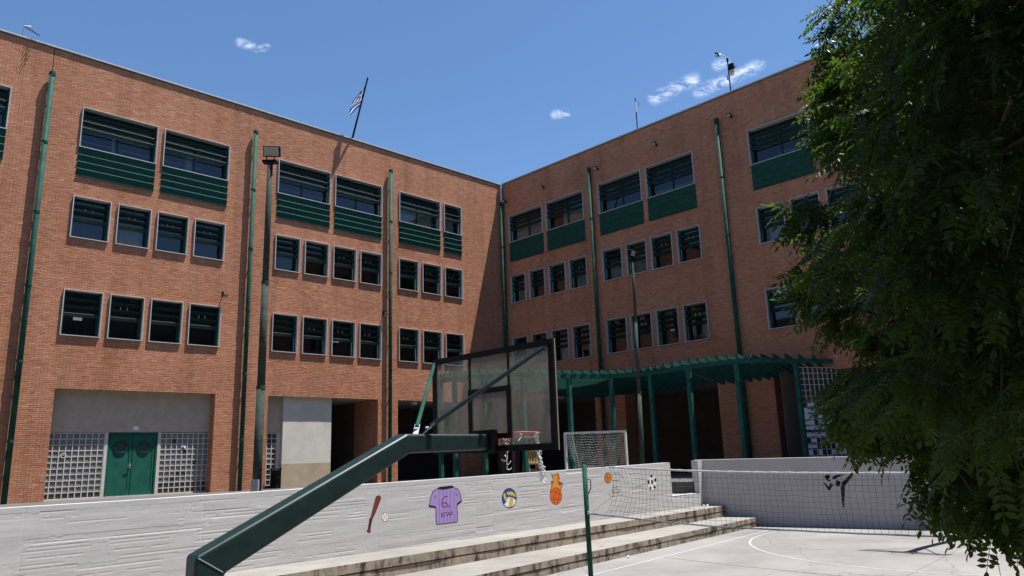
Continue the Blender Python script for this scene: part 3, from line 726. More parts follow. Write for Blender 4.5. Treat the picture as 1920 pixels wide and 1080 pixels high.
# ---- second bay: narrow glazed strip, plastered box, dark passage
b = MB(); b.box((OP2[0], .46, 3.95), (-14.30, .62, LINT)); b.build('plaster_panel', M_PLASTER, bld, BOFF)
b = MB(); b.box((-14.30, .24, ZP), (-11.75, .95, LINT)); b.build('plaster_box', M_PLASTERW, bld, BOFF)
b = MB(); zt = aY(590, 868, .24)[2]; b.box((-14.303, .235, ZP), (-11.747, .9, zt)); b.build('dado_band', M_TAN, bld, BOFF)
block_panel((OP2[0] + .02, .46, 1.6), (1, 0, 0), (0, -1, 0), 3, 10, .232, pick((), .85), bld, BOFF)
b = MB(); b.box((-14.46, .42, ZP), (-14.31, .6, 3.95)); b.build('door_post', M_CREAM, bld, BOFF)
b = MB(); b.box((OP2[0], .9, ZP), (-14.3, .949, 5.6)); b.build('bay_backing', M_ROOM, bld, BOFF)
# ceiling lamp inside the third bay
P = aY(777, 754, .8); b = MB(); b.box((P[0] - .12, .7, LINT - .16), (P[0] + .12, .95, LINT - .005)); b.build('soffit_lamp', M_PAPER, bld, BOFF)

# ------------------------------------------------------------------ painted wall with murals
def vnoise(nx, ny, sx, sy, seed):
    """smooth value noise sampled on nx x ny, sx/sy = cells"""
    r = np.random.default_rng(seed).random((sx + 3, sy + 3))
    u = np.linspace(0, sx, nx); v = np.linspace(0, sy, ny); i = u.astype(int); j = v.astype(int); fu = u - i; fv = v - j
    fu = fu * fu * (3 - 2 * fu); fv = fv * fv * (3 - 2 * fv)
    a = r[np.ix_(i, j)]; b_ = r[np.ix_(i + 1, j)]; c = r[np.ix_(i, j + 1)]; d = r[np.ix_(i + 1, j + 1)]
    return (a * (1 - fu)[:, None] + b_ * fu[:, None]) * (1 - fv) + (c * (1 - fu)[:, None] + d * fu[:, None]) * fv
JX = [-40, -37, -34.0, -31.2, -28.35, -25.6, -24.6, -21.75, -18.85, -18.25, -15.6, -14.35, -11.6, -10.2, -8.9, -7.6, -5]
def board_wall(name, x0, x1, seed, parent=None, zlow=None, ztop=None):
    nx = max(4, int((x1 - x0) / .035)); nz_ = 72
    xs = np.linspace(x0, x1, nx); t = np.linspace(0, 1, nz_)
    zt = np.array([ztop if ztop is not None else wtop(x) for x in xs]); zb = zlow if zlow is not None else Z2 - .03
    Z = zb + (zt - zb)[:, None] * t[None]
    # board marks: rows follow the top edge
    wob = (vnoise(nx, nz_, max(2, int((x1 - x0) * 9)), 9, seed) - .5) * .006 + (vnoise(nx, nz_, max(2, int((x1 - x0) * 1.3)), 3, seed + 1) - .5) * .016
    hrow = (zt[:, None] - Z) + wob
    rows = np.cumsum(np.random.default_rng(5).uniform(.055, .105, 38)); ri = np.searchsorted(rows, hrow.ravel()).reshape(hrow.shape)
    pi_ = np.searchsorted(JX, xs)
    rr = np.random.default_rng(seed + 9)
    dep = rr.random((len(JX) + 2, 40)) ** 2.2 * .0045
    dep = np.where(rr.random(dep.shape) < .05, .009, dep)
    D = dep[pi_[:, None], np.clip(ri, 0, 39)] * (.35 + 1.1 * vnoise(nx, nz_, max(2, int((x1 - x0) * .7)), 2, seed + 2))
    dr = np.abs(hrow[..., None] - rows[None, None]).min(-1); D += np.where(dr < .007, .004, 0) * (vnoise(nx, nz_, max(2, int((x1 - x0) * 1.5)), 8, seed + 3) > .45)
    for jx in JX: D += np.where(np.abs(xs - jx) < .018, .003, 0)[:, None]
    D += np.clip(vnoise(nx, nz_, max(2, int((x1 - x0) * 14)), 22, seed + 4) - .86, 0, 1) * .03
    D[:, -1] = 0; D[:, -2] *= .3
    D = np.minimum(D * .65, .014)
    for (xa, ya, xb, yb) in ((684, 925, 730, 1002), (800, 906, 870, 988), (938, 912, 972, 956), (1028, 882, 1062, 950), (1130, 880, 1178, 936), (1210, 886, 1234, 922)):
        p_, q_ = onW(xa, yb), onW(xb, ya); D = np.where((xs[:, None] > p_[0]) & (xs[:, None] < q_[0]) & (Z > min(p_[2], q_[2]) - .02) & (Z < max(p_[2], q_[2]) + .02), D * .12, D)
    X = xs[:, None] - WN[0] * D; Y = np.array([wy(x) for x in xs])[:, None] - WN[1] * D
    V = np.stack([X + 0 * Z, Y + 0 * Z, Z], -1).reshape(-1, 3)
    idx = np.arange(nx * nz_).reshape(nx, nz_)
    F = np.stack([idx[:-1, :-1], idx[1:, :-1], idx[1:, 1:], idx[:-1, 1:]], -1).reshape(-1, 4)
    V = V.tolist(); F = F.tolist(); nv = len(V)
    bz = min(zb, Z2) - .1
    tw = [(x, wy(x) + wth, z) for x, z in zip(xs, zt)]; V += tw; base = nv
    V += [(x, wy(x) + wth, bz) for x in xs]
    for i in range(nx - 1):
        F.append([int(idx[i, -1]), int(idx[i + 1, -1]), base + i + 1, base + i]); F.append([base + i, base + i + 1, base + nx + i + 1, base + nx + i])
    for e, rev in ((0, False), (nx - 1, True)):
        c = [int(k) for k in idx[e]] + [base + e, base + nx + e]; F.append(c if rev else c[::-1])
    me = bpy.data.meshes.new(name); me.from_pydata(V, [], F); me.materials.append(M_WALLW); me.update()
    for p in me.polygons: p.use_smooth = False
    return link(name, me, parent)
cw = thing('court_wall', (-18, -18.1, Z2), 'long board-marked white concrete wall painted with sports murals behind the steps', 'wall')
WO = (-18, -18.1, Z2)
def shift(o):
    o.data.transform(Matrix.Translation(-Vector(WO))); return o
shift(board_wall('wall_face', -40, GX0, 21, cw)); shift(board_wall('wall_pier', GX1, RW0[0] + .05, 77, cw))
shift(board_wall('wall_sill', GX0 + .001, GX1 - .001, 55, cw, ztop=sill))

# ---- murals (flat paint, a few millimetres thick)
PAINT = {}
def paint(n, c): return mat('paint_' + n, c, .75, spec=.2, noise=.10, nscale=20)
K_ = paint('black', (.012, .010, .014)); VIO = paint('violet', (.33, .22, .48)); BRN = paint('brown', (.17, .032, .018)); BRD = paint('dark_brown', (.055, .018, .014))
WHT = paint('white', (.70, .70, .68)); BLU = paint('blue', (.015, .075, .26)); YEL = paint('yellow', (.55, .40, .06)); ORG = paint('orange', (.60, .11, .012)); FLM = paint('flame', (.60, .25, .035)); ORB = paint('ball_orange', (.52, .16, .02)); PNK = paint('pink_red', (.50, .10, .12)); GRY = paint('grey', (.16, .16, .17))
class Mural:
    def __init__(s, name, proj, n, conv): s.m = MB(); s.mats = []; s.proj = proj; s.n = np.array(n, float); s.conv = conv; s.name = name; s.lay = 0
    def P(s, p, lift): q = s.conv(p); return s.proj(*q) + s.n * (.0012 + lift)
    def poly(s, pts, m, lay=0):
        if m not in s.mats: s.mats.append(m)
        s.m.cur = s.mats.index(m); lift = lay * .0003
        bm = bmesh.new(); vs = [bm.verts.new((p[0], p[1], 0)) for p in pts]; f = bm.faces.new(vs); r = bmesh.ops.triangulate(bm, faces=[f]); bm.verts.index_update()
        s.m.add([s.P(p, lift) for p in pts], [tuple(v.index for v in t.verts) for t in bm.faces]); bm.free(); return s
    def ell(s, c, rx, ry, m, lay=0, n=28): return s.poly([(c[0] + rx * math.cos(2 * math.pi * k / n), c[1] + ry * math.sin(2 * math.pi * k / n)) for k in range(n)], m, lay)
    def line(s, pts, w, m, lay=3, closed=False):
        if m not in s.mats: s.mats.append(m)
        s.m.cur = s.mats.index(m); pts = list(pts) + ([pts[0]] if closed else [])
        for a, b_ in zip(pts, pts[1:]):
            d = np.array(b_, float) - np.array(a, float); l = np.linalg.norm(d)
            if l < 1e-6: continue
            n = np.array([-d[1], d[0]]) / l * w / 2; e = d / l * w * .3
            q = [np.array(a) - e + n, np.array(b_) + e + n, np.array(b_) + e - n, np.array(a) - e - n]
            s.m.add([s.P(p, lay * .0003) for p in q], [(0, 1, 2, 3)])
        return s
    def ring(s, c, rx, ry, w, m, lay=3, n=28, a0=0, a1=360): return s.line([(c[0] + rx * math.cos(math.radians(t)), c[1] + ry * math.sin(math.radians(t))) for t in np.linspace(a0, a1, n)], w, m, lay)
    def done(s, parent, label, off):
        o = s.m.build(s.name, s.mats, parent, off); o['label'] = label; return o
z8 = lambda ox, oy: (lambda p: (ox + p[0] / 8, oy + p[1] / 8))
m = Mural('bat_mural', onW, WN, lambda p: p)
m.poly([(705, 931.2), (708, 929), (712.5, 929.5), (714.1, 932), (713.7, 936), (710, 946), (705, 958.7), (700, 970), (697.3, 975.5), (692.6, 973.5), (696, 966), (699, 955), (702, 942)], BRN, 1)
m.poly([(692.6, 973.5), (697.3, 975.5), (695.2, 984), (694, 993), (690, 992.4), (691, 984)], BRD, 1).poly([(690.2, 992.2), (694, 993), (695.4, 996), (694, 998.8), (690.5, 998.6), (687.4, 996.5), (688, 994)], BRN, 2)
m.line([(692.6, 973.3), (697.4, 975.4)], 1.6, K_, 3)
m.line([(705, 931.2), (702, 942), (696, 966), (691, 984), (690, 992.3), (687.5, 996), (691, 998.8), (695.3, 996.5), (694, 993), (697.3, 975.5), (705, 958.7), (713.7, 936), (714.1, 932), (711, 929), (705, 931.2)], .55, K_, 3)
m.done(cw, 'reddish brown baseball bat mural', WO)
m = Mural('baseball_mural', onW, WN, lambda p: p); m.ell((721.9, 969.4), 6.4, 8.5, WHT, 1).ring((721.9, 969.4), 6.4, 8.5, .7, GRY, 2)
m.line([(718.5, 963), (720.2, 966.5), (720.3, 971), (718.4, 975.6)], 1.0, PNK, 3).line([(725.5, 963), (723.8, 966.5), (723.7, 971), (725.6, 975.6)], 1.0, PNK, 3); m.done(cw, 'small white baseball mural with red seams', WO)
m = Mural('jersey_mural', onW, WN, z8(640, 850))
J = [(1455, 520), (1475, 507), (1660, 487), (1685, 512), (1740, 535), (1765, 565), (1805, 710), (1800, 725), (1733, 780), (1745, 960), (1740, 1030), (1430, 1068), (1418, 960), (1416, 815), (1312, 800), (1320, 770), (1340, 660), (1370, 575), (1400, 555)]
m.poly(J, VIO, 1).line(J, 9, K_, 4, True).poly([(1440, 535), (1475, 507), (1660, 487), (1690, 512), (1640, 527), (1520, 547)], K_, 3).poly([(1312, 803), (1316, 775), (1414, 793), (1416, 818)], K_, 3).poly([(1733, 783), (1731, 752), (1800, 702), (1806, 722)], K_, 3)
for x in (1465, 1525, 1580, 1632, 1690): m.line([(x, 548), (x + 6, 1050)], 3.2, K_, 2)
m.line([(1390, 640), (1412, 670), (1412, 620)], 4, K_, 4).line([(1745, 605), (1722, 640), (1718, 600)], 4, K_, 4)
m.line([(1590, 645), (1555, 648), (1522, 682), (1503, 740), (1510, 788), (1545, 812), (1580, 795), (1590, 762), (1565, 738), (1530, 745), (1507, 768)], 10, K_, 5).ring((1613, 792), 14, 15, 6, K_, 5, 14)
m.line([(1530, 895), (1500, 898), (1502, 948), (1533, 945)], 7, K_, 5).line([(1500, 923), (1527, 920)], 7, K_, 5).line([(1546, 945), (1543, 891), (1584, 886), (1587, 940)], 7, K_, 5).line([(1592, 938), (1612, 882), (1633, 933)], 7, K_, 5).line([(1600, 918), (1625, 915)], 6, K_, 5).line([(1641, 929), (1655, 868), (1669, 921)], 7, K_, 5)
m.done(cw, 'violet striped jersey mural lettered 6ο ΕΠΑΛ', WO)
m = Mural('volleyball_mural', onW, WN, z8(880, 850)); m.ell((598, 672), 106, 147, BLU, 1)
m.poly([(513, 602), (535, 594), (545, 640), (568, 700), (550, 728), (520, 672), (510, 632)], YEL, 2).poly([(560, 580), (640, 572), (688, 618), (700, 655), (640, 618), (570, 622)], YEL, 2).poly([(580, 655), (606, 655), (602, 730), (586, 810), (545, 795), (520, 770), (560, 722)], WHT, 2).poly([(610, 655), (648, 665), (655, 730), (640, 795), (590, 812), (604, 730)], YEL, 2).poly([(651, 668), (697, 702), (690, 742), (665, 778), (643, 796), (657, 730)], WHT, 2)
m.ring((598, 672), 106, 147, 9, K_, 4); m.done(cw, 'blue yellow and white volleyball mural', WO)
m = Mural('fireball_mural', onW, WN, z8(880, 850))
Fm = [(1212, 590), (1215, 560), (1235, 490), (1225, 415), (1252, 450), (1255, 420), (1250, 370), (1228, 308), (1265, 332), (1300, 312), (1330, 295), (1340, 312), (1330, 370), (1356, 376), (1336, 410), (1350, 470), (1402, 448), (1388, 500), (1370, 560), (1385, 610), (1300, 640)]
m.poly(Fm, ORB, 1).poly([(1225, 570), (1250, 490), (1262, 430), (1262, 370), (1275, 345), (1320, 325), (1315, 380), (1322, 440), (1345, 490), (1372, 500), (1355, 570), (1300, 620)], FLM, 2).line(Fm, 5, K_, 3)
m.ell((1298, 640), 88, 125, ORG, 4).ring((1298, 640), 88, 125, 6, BRN, 5)
m.line([(1240, 560), (1290, 590), (1345, 600), (1382, 640)], 5, K_, 6).line([(1330, 530), (1290, 590), (1265, 680), (1275, 750)], 5, K_, 6).line([(1220, 690), (1300, 690), (1370, 690)], 5, K_, 6).line([(1340, 540), (1345, 600), (1320, 740)], 5, K_, 6); m.done(cw, 'flaming orange basketball mural', WO)
m = Mural('basketball_mural', onW, WN, z8(1080, 850)); m.ell((480, 368), 52, 80, ORB, 1).ring((480, 368), 52, 80, 6, K_, 3).line([(455, 300), (480, 368), (470, 445)], 4, K_, 3).line([(430, 360), (530, 375)], 4, K_, 3); m.done(cw, 'small orange basketball mural above the drawn hoop', WO)
m = Mural('hoop_mural', onW, WN, z8(1080, 850)); m.line([(545, 315), (590, 303), (640, 312), (680, 335), (703, 368)], 4, K_, 2).line([(545, 405), (650, 405)], 5, K_, 2).line([(545, 512), (648, 500)], 5, K_, 2).ring((600, 565), 62, 26, 5, K_, 2).line([(480, 600), (520, 650), (620, 640), (700, 625), (730, 590)], 3.5, K_, 2).line([(560, 590), (575, 640)], 3, K_, 2).line([(640, 588), (628, 640)], 3, K_, 2); m.done(cw, 'thin line drawing of a basketball hoop', WO)
m = Mural('football_mural', onW, WN, z8(1080, 850)); m.ell((1140, 440), 68, 120, WHT, 1)
for x, y, w_, h_ in ((1132, 345, 19, 24), (1087, 432, 16, 36), (1140, 430, 18, 34), (1188, 400, 18, 34), (1117, 520, 17, 25), (1177, 505, 18, 27)):
    m.poly([(x + w_ * math.cos(math.radians(a - 90)), y + h_ * math.sin(math.radians(a - 90))) for a in range(0, 360, 60)], K_, 2)
m.ring((1140, 440), 68, 120, 2.5, GRY, 2); m.done(cw, 'black and white football mural', WO)

# ------------------------------------------------------------------ wall across the end of the court
rw = MB(); n3 = np.array([RWN[0], RWN[1], 0]); A = np.array([*RW0, 0]) + n3 * 0; Bq = np.array([*RWE, 0]); tk = -n3 * .26
ztr = 2.185; A0 = A + (Bq - A) * -.0
rw.add([A0, Bq, Bq + tk, A0 + tk, A0 + (0, 0, ztr), Bq + (0, 0, ztr - .05), Bq + tk + (0, 0, ztr - .05), A0 + tk + (0, 0, ztr)], [(0, 3, 2, 1), (4, 5, 6, 7), (0, 1, 5, 4), (1, 2, 6, 5), (2, 3, 7, 6), (3, 0, 4, 7)])
RO = (RW0[0], RW0[1], 0); rwo = rw.build('end_wall', M_WALLR, None, RO); rwo.location = RO; bevel(rwo, .012)
tag(rwo, 'smooth shaded grey wall with a black kicking figure behind the volleyball net', 'wall')
m = Mural('kicker_mural', onRW, n3, lambda p: (1500 + p[0] / 10.8, 880 + p[1] / 10.8))
m.poly([(490, 150), (530, 112), (570, 108), (605, 125), (608, 150), (570, 140), (555, 155), (575, 205), (625, 225), (625, 242), (560, 235), (530, 205)], K_, 1).poly([(655, 160), (690, 130), (800, 95), (930, 82), (930, 95), (830, 130), (710, 195), (680, 200), (655, 185)], K_, 1)
m.poly([(740, 215), (830, 250), (800, 350), (745, 345), (712, 310)], K_, 1).poly([(475, 268), (500, 270), (585, 350), (610, 275), (680, 310), (600, 432), (575, 425)], K_, 1).poly([(1045, 60), (1090, 65), (1040, 170), (910, 340), (910, 480), (890, 770), (868, 775), (845, 620), (825, 400), (825, 350), (850, 260), (990, 130)], K_, 1)
m.done(rwo, 'black martial arts kicker painted on the wall', RO)

# ------------------------------------------------------------------ seating steps
ST = thing('seating_terrace', (-18, -20, 0), 'two long stained concrete seating steps in front of the mural wall', 'steps'); SO = (-18, -20, 0)
def step(fy, by, z0, z1, xe):
    xs = np.linspace(-44, xe, 60); o = None
    zm = z0 + (z1 - z0) * .50
    b = MB()     # tread slab, overhanging the groove
    for nm, za, zb, ins, mt in (('tread', zm + .012, z1, 0., None), ('riser_base', z0 - .02, zm - .012, .012, None), ('groove', zm - .013, zm + .013, .05, None)):
        b = MB(); vs = []
        for i, x in enumerate(xs):
            j = 0 if ins == .05 else random.gauss(0, .004)
            vs += [(x, fy(x) + ins + j, za), (x, fy(x) + ins + j, zb), (x, by(x) + .1, zb), (x, by(x) + .1, za)]
        n = len(xs)
        for i in range(n - 1):
            for k in range(4):
                b.cur = 1 if (k == 1) else 0
                b.add([], []); b.f.append((4 * i + k, 4 * (i + 1) + k, 4 * (i + 1) + (k + 1) % 4, 4 * i + (k + 1) % 4)); b.mi.append(b.cur)
        b.v += [tuple(map(float, v)) for v in vs]
        b.f += [(3, 2, 1, 0), tuple(4 * (n - 1) + k for k in range(4))]; b.mi += [0, 0]
        p = b.build(nm if o is None else nm, [M_RISER, M_TREAD] if nm != 'groove' else [M_JOINT, M_JOINT], ST if o is None else o, SO)
        if o is None: p.name = 'step'; o = p
step(s1y, s2y, 0.0, Z1, -7.57); step(s2y, wy, Z1, Z2, -7.50)
def scrap(P, r, label):
    bm = bmesh.new(); bmesh.ops.create_icosphere(bm, subdivisions=2, radius=r)
    for v in bm.verts: v.co *= random.uniform(.6, 1.1); v.co.z *= .7
    me = bpy.data.meshes.new('paper_scrap'); bm.to_mesh(me); me.materials.append(M_PAPER); o = link('paper_scrap', me); o.location = (P[0], P[1], P[2] + r * .45)
    tag(o, label, 'litter', 'paper litter by the steps')
P = aZ(1178, 1046, .008); scrap(P, .045, 'crumpled white paper scrap at the foot of the lower step')
P = aZ(1338, 1005, .008); scrap(P, .05, 'crumpled white paper scrap at the foot of the lower step')
for x in (-8.1, -7.95, -7.75): scrap((x, wy(x) - .12 - random.random() * .15, Z2), .05, 'crumpled white paper scrap on the upper step by the wall corner')

# ---- stair in the gap
sg = thing('stair', (GX0, wy(GX0), 1.0), 'short concrete stair in the gap between mural wall and end wall', 'stair'); so_ = (GX0, wy(GX0), 1.0)
y0 = wy(GX0) + wth; zl = sill - .03
MB().box((GX0 + .002, y0 - .02, .6), (GX1 - .002, y0 + 2.0, zl)).build('landing', M_TREAD, sg, so_)
for k in range(2): MB().box((GX0 + .002, y0 + 2.0 + k * .35, .6), (GX1 - .002, y0 + 2.0 + (k + 1) * .35 if k == 0 else y0 + 2.95, zl + (k + 1) * (ZP - zl) / 3)).build('tread', M_TREAD, sg, so_)

# ------------------------------------------------------------------ pergola
ZB = 5.95
bp_ = [(826, 715.5), (852, 710.6), (906.6, 705.5), (980, 703.4), (1066, 705.5), (1145, 705.3), (1219, 699.7), (1290, 688), (1380, 677.8), (1491, 676.7), (1560, 677.4)]
pts = np.array([aZ(x, y, ZB)[:2] for x, y in bp_]); pxs = np.array([p[0] for p in bp_], float)
def pchip(t):
    i = int(np.clip(np.searchsorted(pxs, t) - 1, 0, len(pxs) - 2)); h = pxs[i + 1] - pxs[i]; s = (t - pxs[i]) / h
    def tg(k): a, b_ = max(k - 1, 0), min(k + 1, len(pxs) - 1); return (pts[b_] - pts[a]) / (pxs[b_] - pxs[a])
    return (2 * s ** 3 - 3 * s ** 2 + 1) * pts[i] + (s ** 3 - 2 * s ** 2 + s) * h * tg(i) + (-2 * s ** 3 + 3 * s ** 2) * pts[i + 1] + (s ** 3 - s ** 2) * h * tg(i + 1)
PO = (pts[5][0], pts[5][1], ZP)
pg = thing('pergola', PO, 'long curved green pergola on slim posts along the shaded school wing', 'pergola')
b = MB(); cv = [pchip(t) for t in np.linspace(822, 1560, 90)]; vs = []
for i, p in enumerate(cv):
    d = cv[min(i + 1, 89)] - cv[max(i - 1, 0)]; d /= np.linalg.norm(d); n = np.array([-d[1], d[0]]) * .05
    vs += [(*(p - n), ZB - .09), (*(p + n), ZB - .09), (*(p + n), ZB + .09), (*(p - n), ZB + .09)]
for i in range(89):
    for k in range(4): b.f.append((4 * i + k, 4 * i + (k + 1) % 4, 4 * (i + 1) + (k + 1) % 4, 4 * (i + 1) + k)); b.mi.append(0)
b.v = [tuple(map(float, v)) for v in vs]; b.f += [(0, 1, 2, 3), (359, 358, 357, 356)]; b.mi += [0, 0]
b.build('beam', M_PERG, pg, PO)
for (x, y), p in zip(bp_[:10], pts): MB().box((p[0] - .085, p[1] - .085, ZP), (p[0] + .085, p[1] + .085, ZB - .092)).build('post', M_PERG, pg, PO)
raf = [824, 829, 835, 843, 852, 861, 870, 882, 894, 907, 921, 936, 952, 969, 985, 1001, 1021, 1044, 1063, 1081, 1100, 1117, 1132, 1148, 1163, 1179, 1195, 1209, 1223, 1237, 1252, 1268, 1283, 1300, 1316, 1333, 1352, 1370, 1388, 1411, 1433, 1455, 1479, 1504, 1530, 1557]
ye = None
for t in raf:
    p = pchip(t); z = ZB + .095; x0 = p[0] - .28; x1 = -.02
    if x1 - x0 < .5: continue
    zz = lambda x: z - (z - 5.44) * (x - x0) / (x1 - x0)
    b = MB(); hw = .046; H = .19
    b.add([(x, p[1] + s * hw, zz(x) + dz) for x in (x0, x1) for s, dz in ((-1, 0 if x == x1 else .04), (1, 0 if x == x1 else .04), (1, H), (-1, H))], [(0, 3, 2, 1), (4, 5, 6, 7), (0, 1, 5, 4), (1, 2, 6, 5), (2, 3, 7, 6), (3, 0, 4, 7)])
    b.build('rafter', M_PERG, pg, PO)
# glazed screen closing the end of the pergola
p0 = pts[9] + (pts[10] - pts[9]) * .06; dv = pts[10] - pts[9]; dv /= np.linalg.norm(dv); nv_ = np.array([dv[1], -dv[0], 0]) ; nv_ = nv_ if nv_[0] < 0 else -nv_
SC = (p0[0], p0[1], ZP); sc_ = thing('glass_block_screen', SC, 'glass block screen patched with white sheets beside the last pergola post', 'screen')
npx = int(1.9 / .235)
gs = block_panel((p0[0], p0[1], ZP + .02), (dv[0], dv[1], 0), nv_, npx, 18, .235, lambda i, j: M_BLOCKD, sc_, SC, barw=.022)
for j in range(2, 12):
    for i in range(npx):
        pr_ = .75 if 3 < j < 11 and i < 4 else .45
        if random.random() < pr_:
            c = np.array([p0[0], p0[1], ZP + .02]) + np.array([dv[0], dv[1], 0]) * (i + .5 + random.gauss(0, .05)) * .235 + np.array([0, 0, (j + .5) * .235]) + nv_ * .006
            b = MB(); b.obox(c, np.array([dv[0], dv[1], 0]) * random.uniform(.085, .125), nv_ * .002, np.array([0, 0, random.uniform(.06, .105)])); b.build('paper_sheet', M_PAPER, gs, SC)
MB().obox(np.array([p0[0], p0[1], ZP + 7.2 * .235]) + np.array([dv[0], dv[1], 0]) * npx * .1175 + nv_ * .02, np.array([dv[0], dv[1], 0]) * npx * .1175, nv_ * .02, (0, 0, .05)).build('rail', M_PERG, sc_, SC)
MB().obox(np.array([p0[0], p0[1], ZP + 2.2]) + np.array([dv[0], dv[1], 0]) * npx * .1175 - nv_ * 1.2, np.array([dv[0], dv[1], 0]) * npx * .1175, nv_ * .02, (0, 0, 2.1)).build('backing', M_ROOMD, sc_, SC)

# ------------------------------------------------------------------ basketball stands
M_EDGE = mat('board_edge', (.30, .23, .15), .7)
def hoop_stand(XB, YC, sgn, label, broken):
    """XB: board plane; sgn: +1 when the ring points to +x"""
    z0, z1, hw = 2.555, 3.605, .93
    O = (XB - sgn * 2.88, YC, 0); t = thing('basketball_stand', O, label, 'basketball hoop', 'basketball stands')
    X = lambda d: XB - sgn * d           # distance behind the board
    zc = 2.655
    # one bent box-section post and arm
    path = [(2.88, 0.0), (2.88, 1.80), (1.10, zc - .005), (.02, zc)]; hwid = .098
    b = MB(); rings = []
    for i, (d, z) in enumerate(path):
        a = np.array(path[max(i - 1, 0)]); c = np.array(path[min(i + 1, len(path) - 1)]); p = np.array((d, z))
        d1 = (p - a); d2 = (c - p)
        if i == 0: d1 = d2
        if i == len(path) - 1: d2 = d1
        d1 = d1 / np.linalg.norm(d1); d2 = d2 / np.linalg.norm(d2); tg = d1 + d2; tg /= np.linalg.norm(tg); n = np.array([-tg[1], tg[0]]); k = 1 / max(.5, np.dot(tg, d1))
        w_ = (.115, .112, .088, .078)[i]
        rings.append((p + n * w_ * k, p - n * w_ * k))
    vs = []
    for A_, B_ in rings:
        for q in (A_, B_):
            for s in (-1, 1): vs.append((X(q[0]), YC + s * hwid, q[1]))
    o_ = (0, 2, 3, 1)
    for i in range(3):
        for k in range(4):
            a, c = o_[k], o_[(k + 1) % 4]; b.f.append((4 * i + a, 4 * i + c, 4 * (i + 1) + c, 4 * (i + 1) + a)); b.mi.append(0)
    b.v = [tuple(map(float, v)) for v in vs]; b.f += [o_[::-1], tuple(12 + k for k in o_)]; b.mi += [0, 0]
    arm = b.build('arm', M_GREEND, t, O); bm = bmesh.new(); bm.from_mesh(arm.data); bmesh.ops.recalc_face_normals(bm, faces=bm.faces); bm.to_mesh(arm.data); bm.free()
    bevel(arm, .028, 3)
    MB().box((X(2.88) - .2, YC - .2, .008), (X(2.88) + .2, YC + .2, .03)).build('base_plate', M_GREEND, t, O)
    MB().box((X(.12), YC - .13, zc - .11), (X(.022), YC + .13, zc + .12)).build('mount_plate', M_BLACK, t, O)
    wl = MB(); A_, B_ = rings[1]; ys_ = YC - hwid - .001
    wl.tube([(X(A_[0]), YC + hwid * .7, A_[1] + .003), (X(A_[0]), YC - hwid * .72, A_[1] + .003), (X(A_[0] * .9 + B_[0] * .1), ys_, A_[1] * .9 + B_[1] * .1), (X(B_[0] * .92 + A_[0] * .08), ys_, B_[1] * .92 + A_[1] * .08)], .0045, 5); wl.build('weld_seam', M_STEEL, arm, O)
    wl = MB(); wl.tube([(X(1.12), YC - .09, zc + .06), (X(1.12), YC - .09, zc - .08)], .006, 5); wl.build('weld_seam', M_BLACK, arm, O)
    # frame
    f = MB(); e = .062; dpt = .035
    x0, x1 = X(.0) - dpt / 2, X(.0) + dpt / 2
    f.box((x0, YC - hw, z0), (x1, YC + hw, z0 + e)); f.box((x0, YC - hw, z1 - e), (x1, YC + hw, z1)); f.box((x0, YC - hw, z0 + e), (x1, YC - hw + e, z1 - e)); f.box((x0, YC + hw - e, z0 + e), (x1, YC + hw, z1 - e))
    fr = f.build('board_frame', M_BLACK, t, O)
    MB().box((x1 - .010, YC - hw - .006, z0 - .004), (x1 + .002, YC - hw - .001, z1 + .004)).build('edge_strip', M_EDGE, fr, O)
    sw = .30; th = .02
    for s in (-1, 1):
        MB().box((x0 + .004, YC + s * sw - th / 2, z0 + .64), (x1 - .004, YC + s * sw + th / 2, z1 - e)).build('board_bar', M_BLACK, fr, O)
    q = MB(); ze, zf = z0 + .13, z0 + .60; w5 = .055
    q.box((x0 + .002, YC - sw - .025, zf), (x1 - .002, YC + sw + .025, zf + w5)); q.box((x0 + .002, YC - sw - .025, ze), (x1 - .002, YC + sw + .025, ze + w5)); q.box((x0 + .002, YC - sw - .025, ze + w5), (x1 - .002, YC - sw + .03, zf)); q.box((x0 + .002, YC + sw - .03, ze + w5), (x1 - .002, YC + sw + .025, zf))
    q.build('target_square', M_BLACK, fr, O)
    ys = [-hw + e, -sw - th / 2, -sw + th / 2, sw - th / 2, sw + th / 2, hw - e]
    for a, c in ((0, 1), (2, 3), (4, 5)):
        MB().box((XB - .004, YC + ys[a], z0 + e), (XB + .004, YC + ys[c], z1 - e)).build('board_pane', M_BOARDG, fr, O)
    for s in (-1, 1):
        p_, q_ = np.array((X(.92), YC + s * .05, zc + .10)), np.array((X(.03), YC + s * (hw - .05), z1 - .06))
        m = MB(); m.tube([p_ + (q_ - p_) * .07, p_ + (q_ - p_) * .97], .021, 10); st = m.build('strut', M_GREENP if s > 0 else M_GREEND, t, O, smooth=False)  # lighter green on one strut stands in for the sun falling on it
        k = MB(); k.bar(p_ - (0, 0, .03), p_ + (q_ - p_) * .10, .05, .012); k.tube([p_ + (q_ - p_) * .05 + (-.03, 0, 0), p_ + (q_ - p_) * .05 + (.03, 0, 0)], .012, 6); k.build('clevis', M_STEEL, st, O)
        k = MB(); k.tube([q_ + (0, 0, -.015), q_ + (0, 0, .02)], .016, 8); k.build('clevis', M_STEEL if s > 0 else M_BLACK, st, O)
    # ring
    zr = 2.745; R = .225; cxr = XB + sgn * (.16 + R); g_ = MB()
    g_.tube([(cxr + R * math.cos(a), YC + R * math.sin(a), zr) for a in np.linspace(0, 2 * math.pi, 41)], .010, 8, cap=False)
    ring = g_.build('ring', M_RED, t, O, smooth=True)
    k = MB(); k.box((XB + sgn * .02, YC - .1, zr - .16), (XB + sgn * .035, YC + .1, zr + .01))
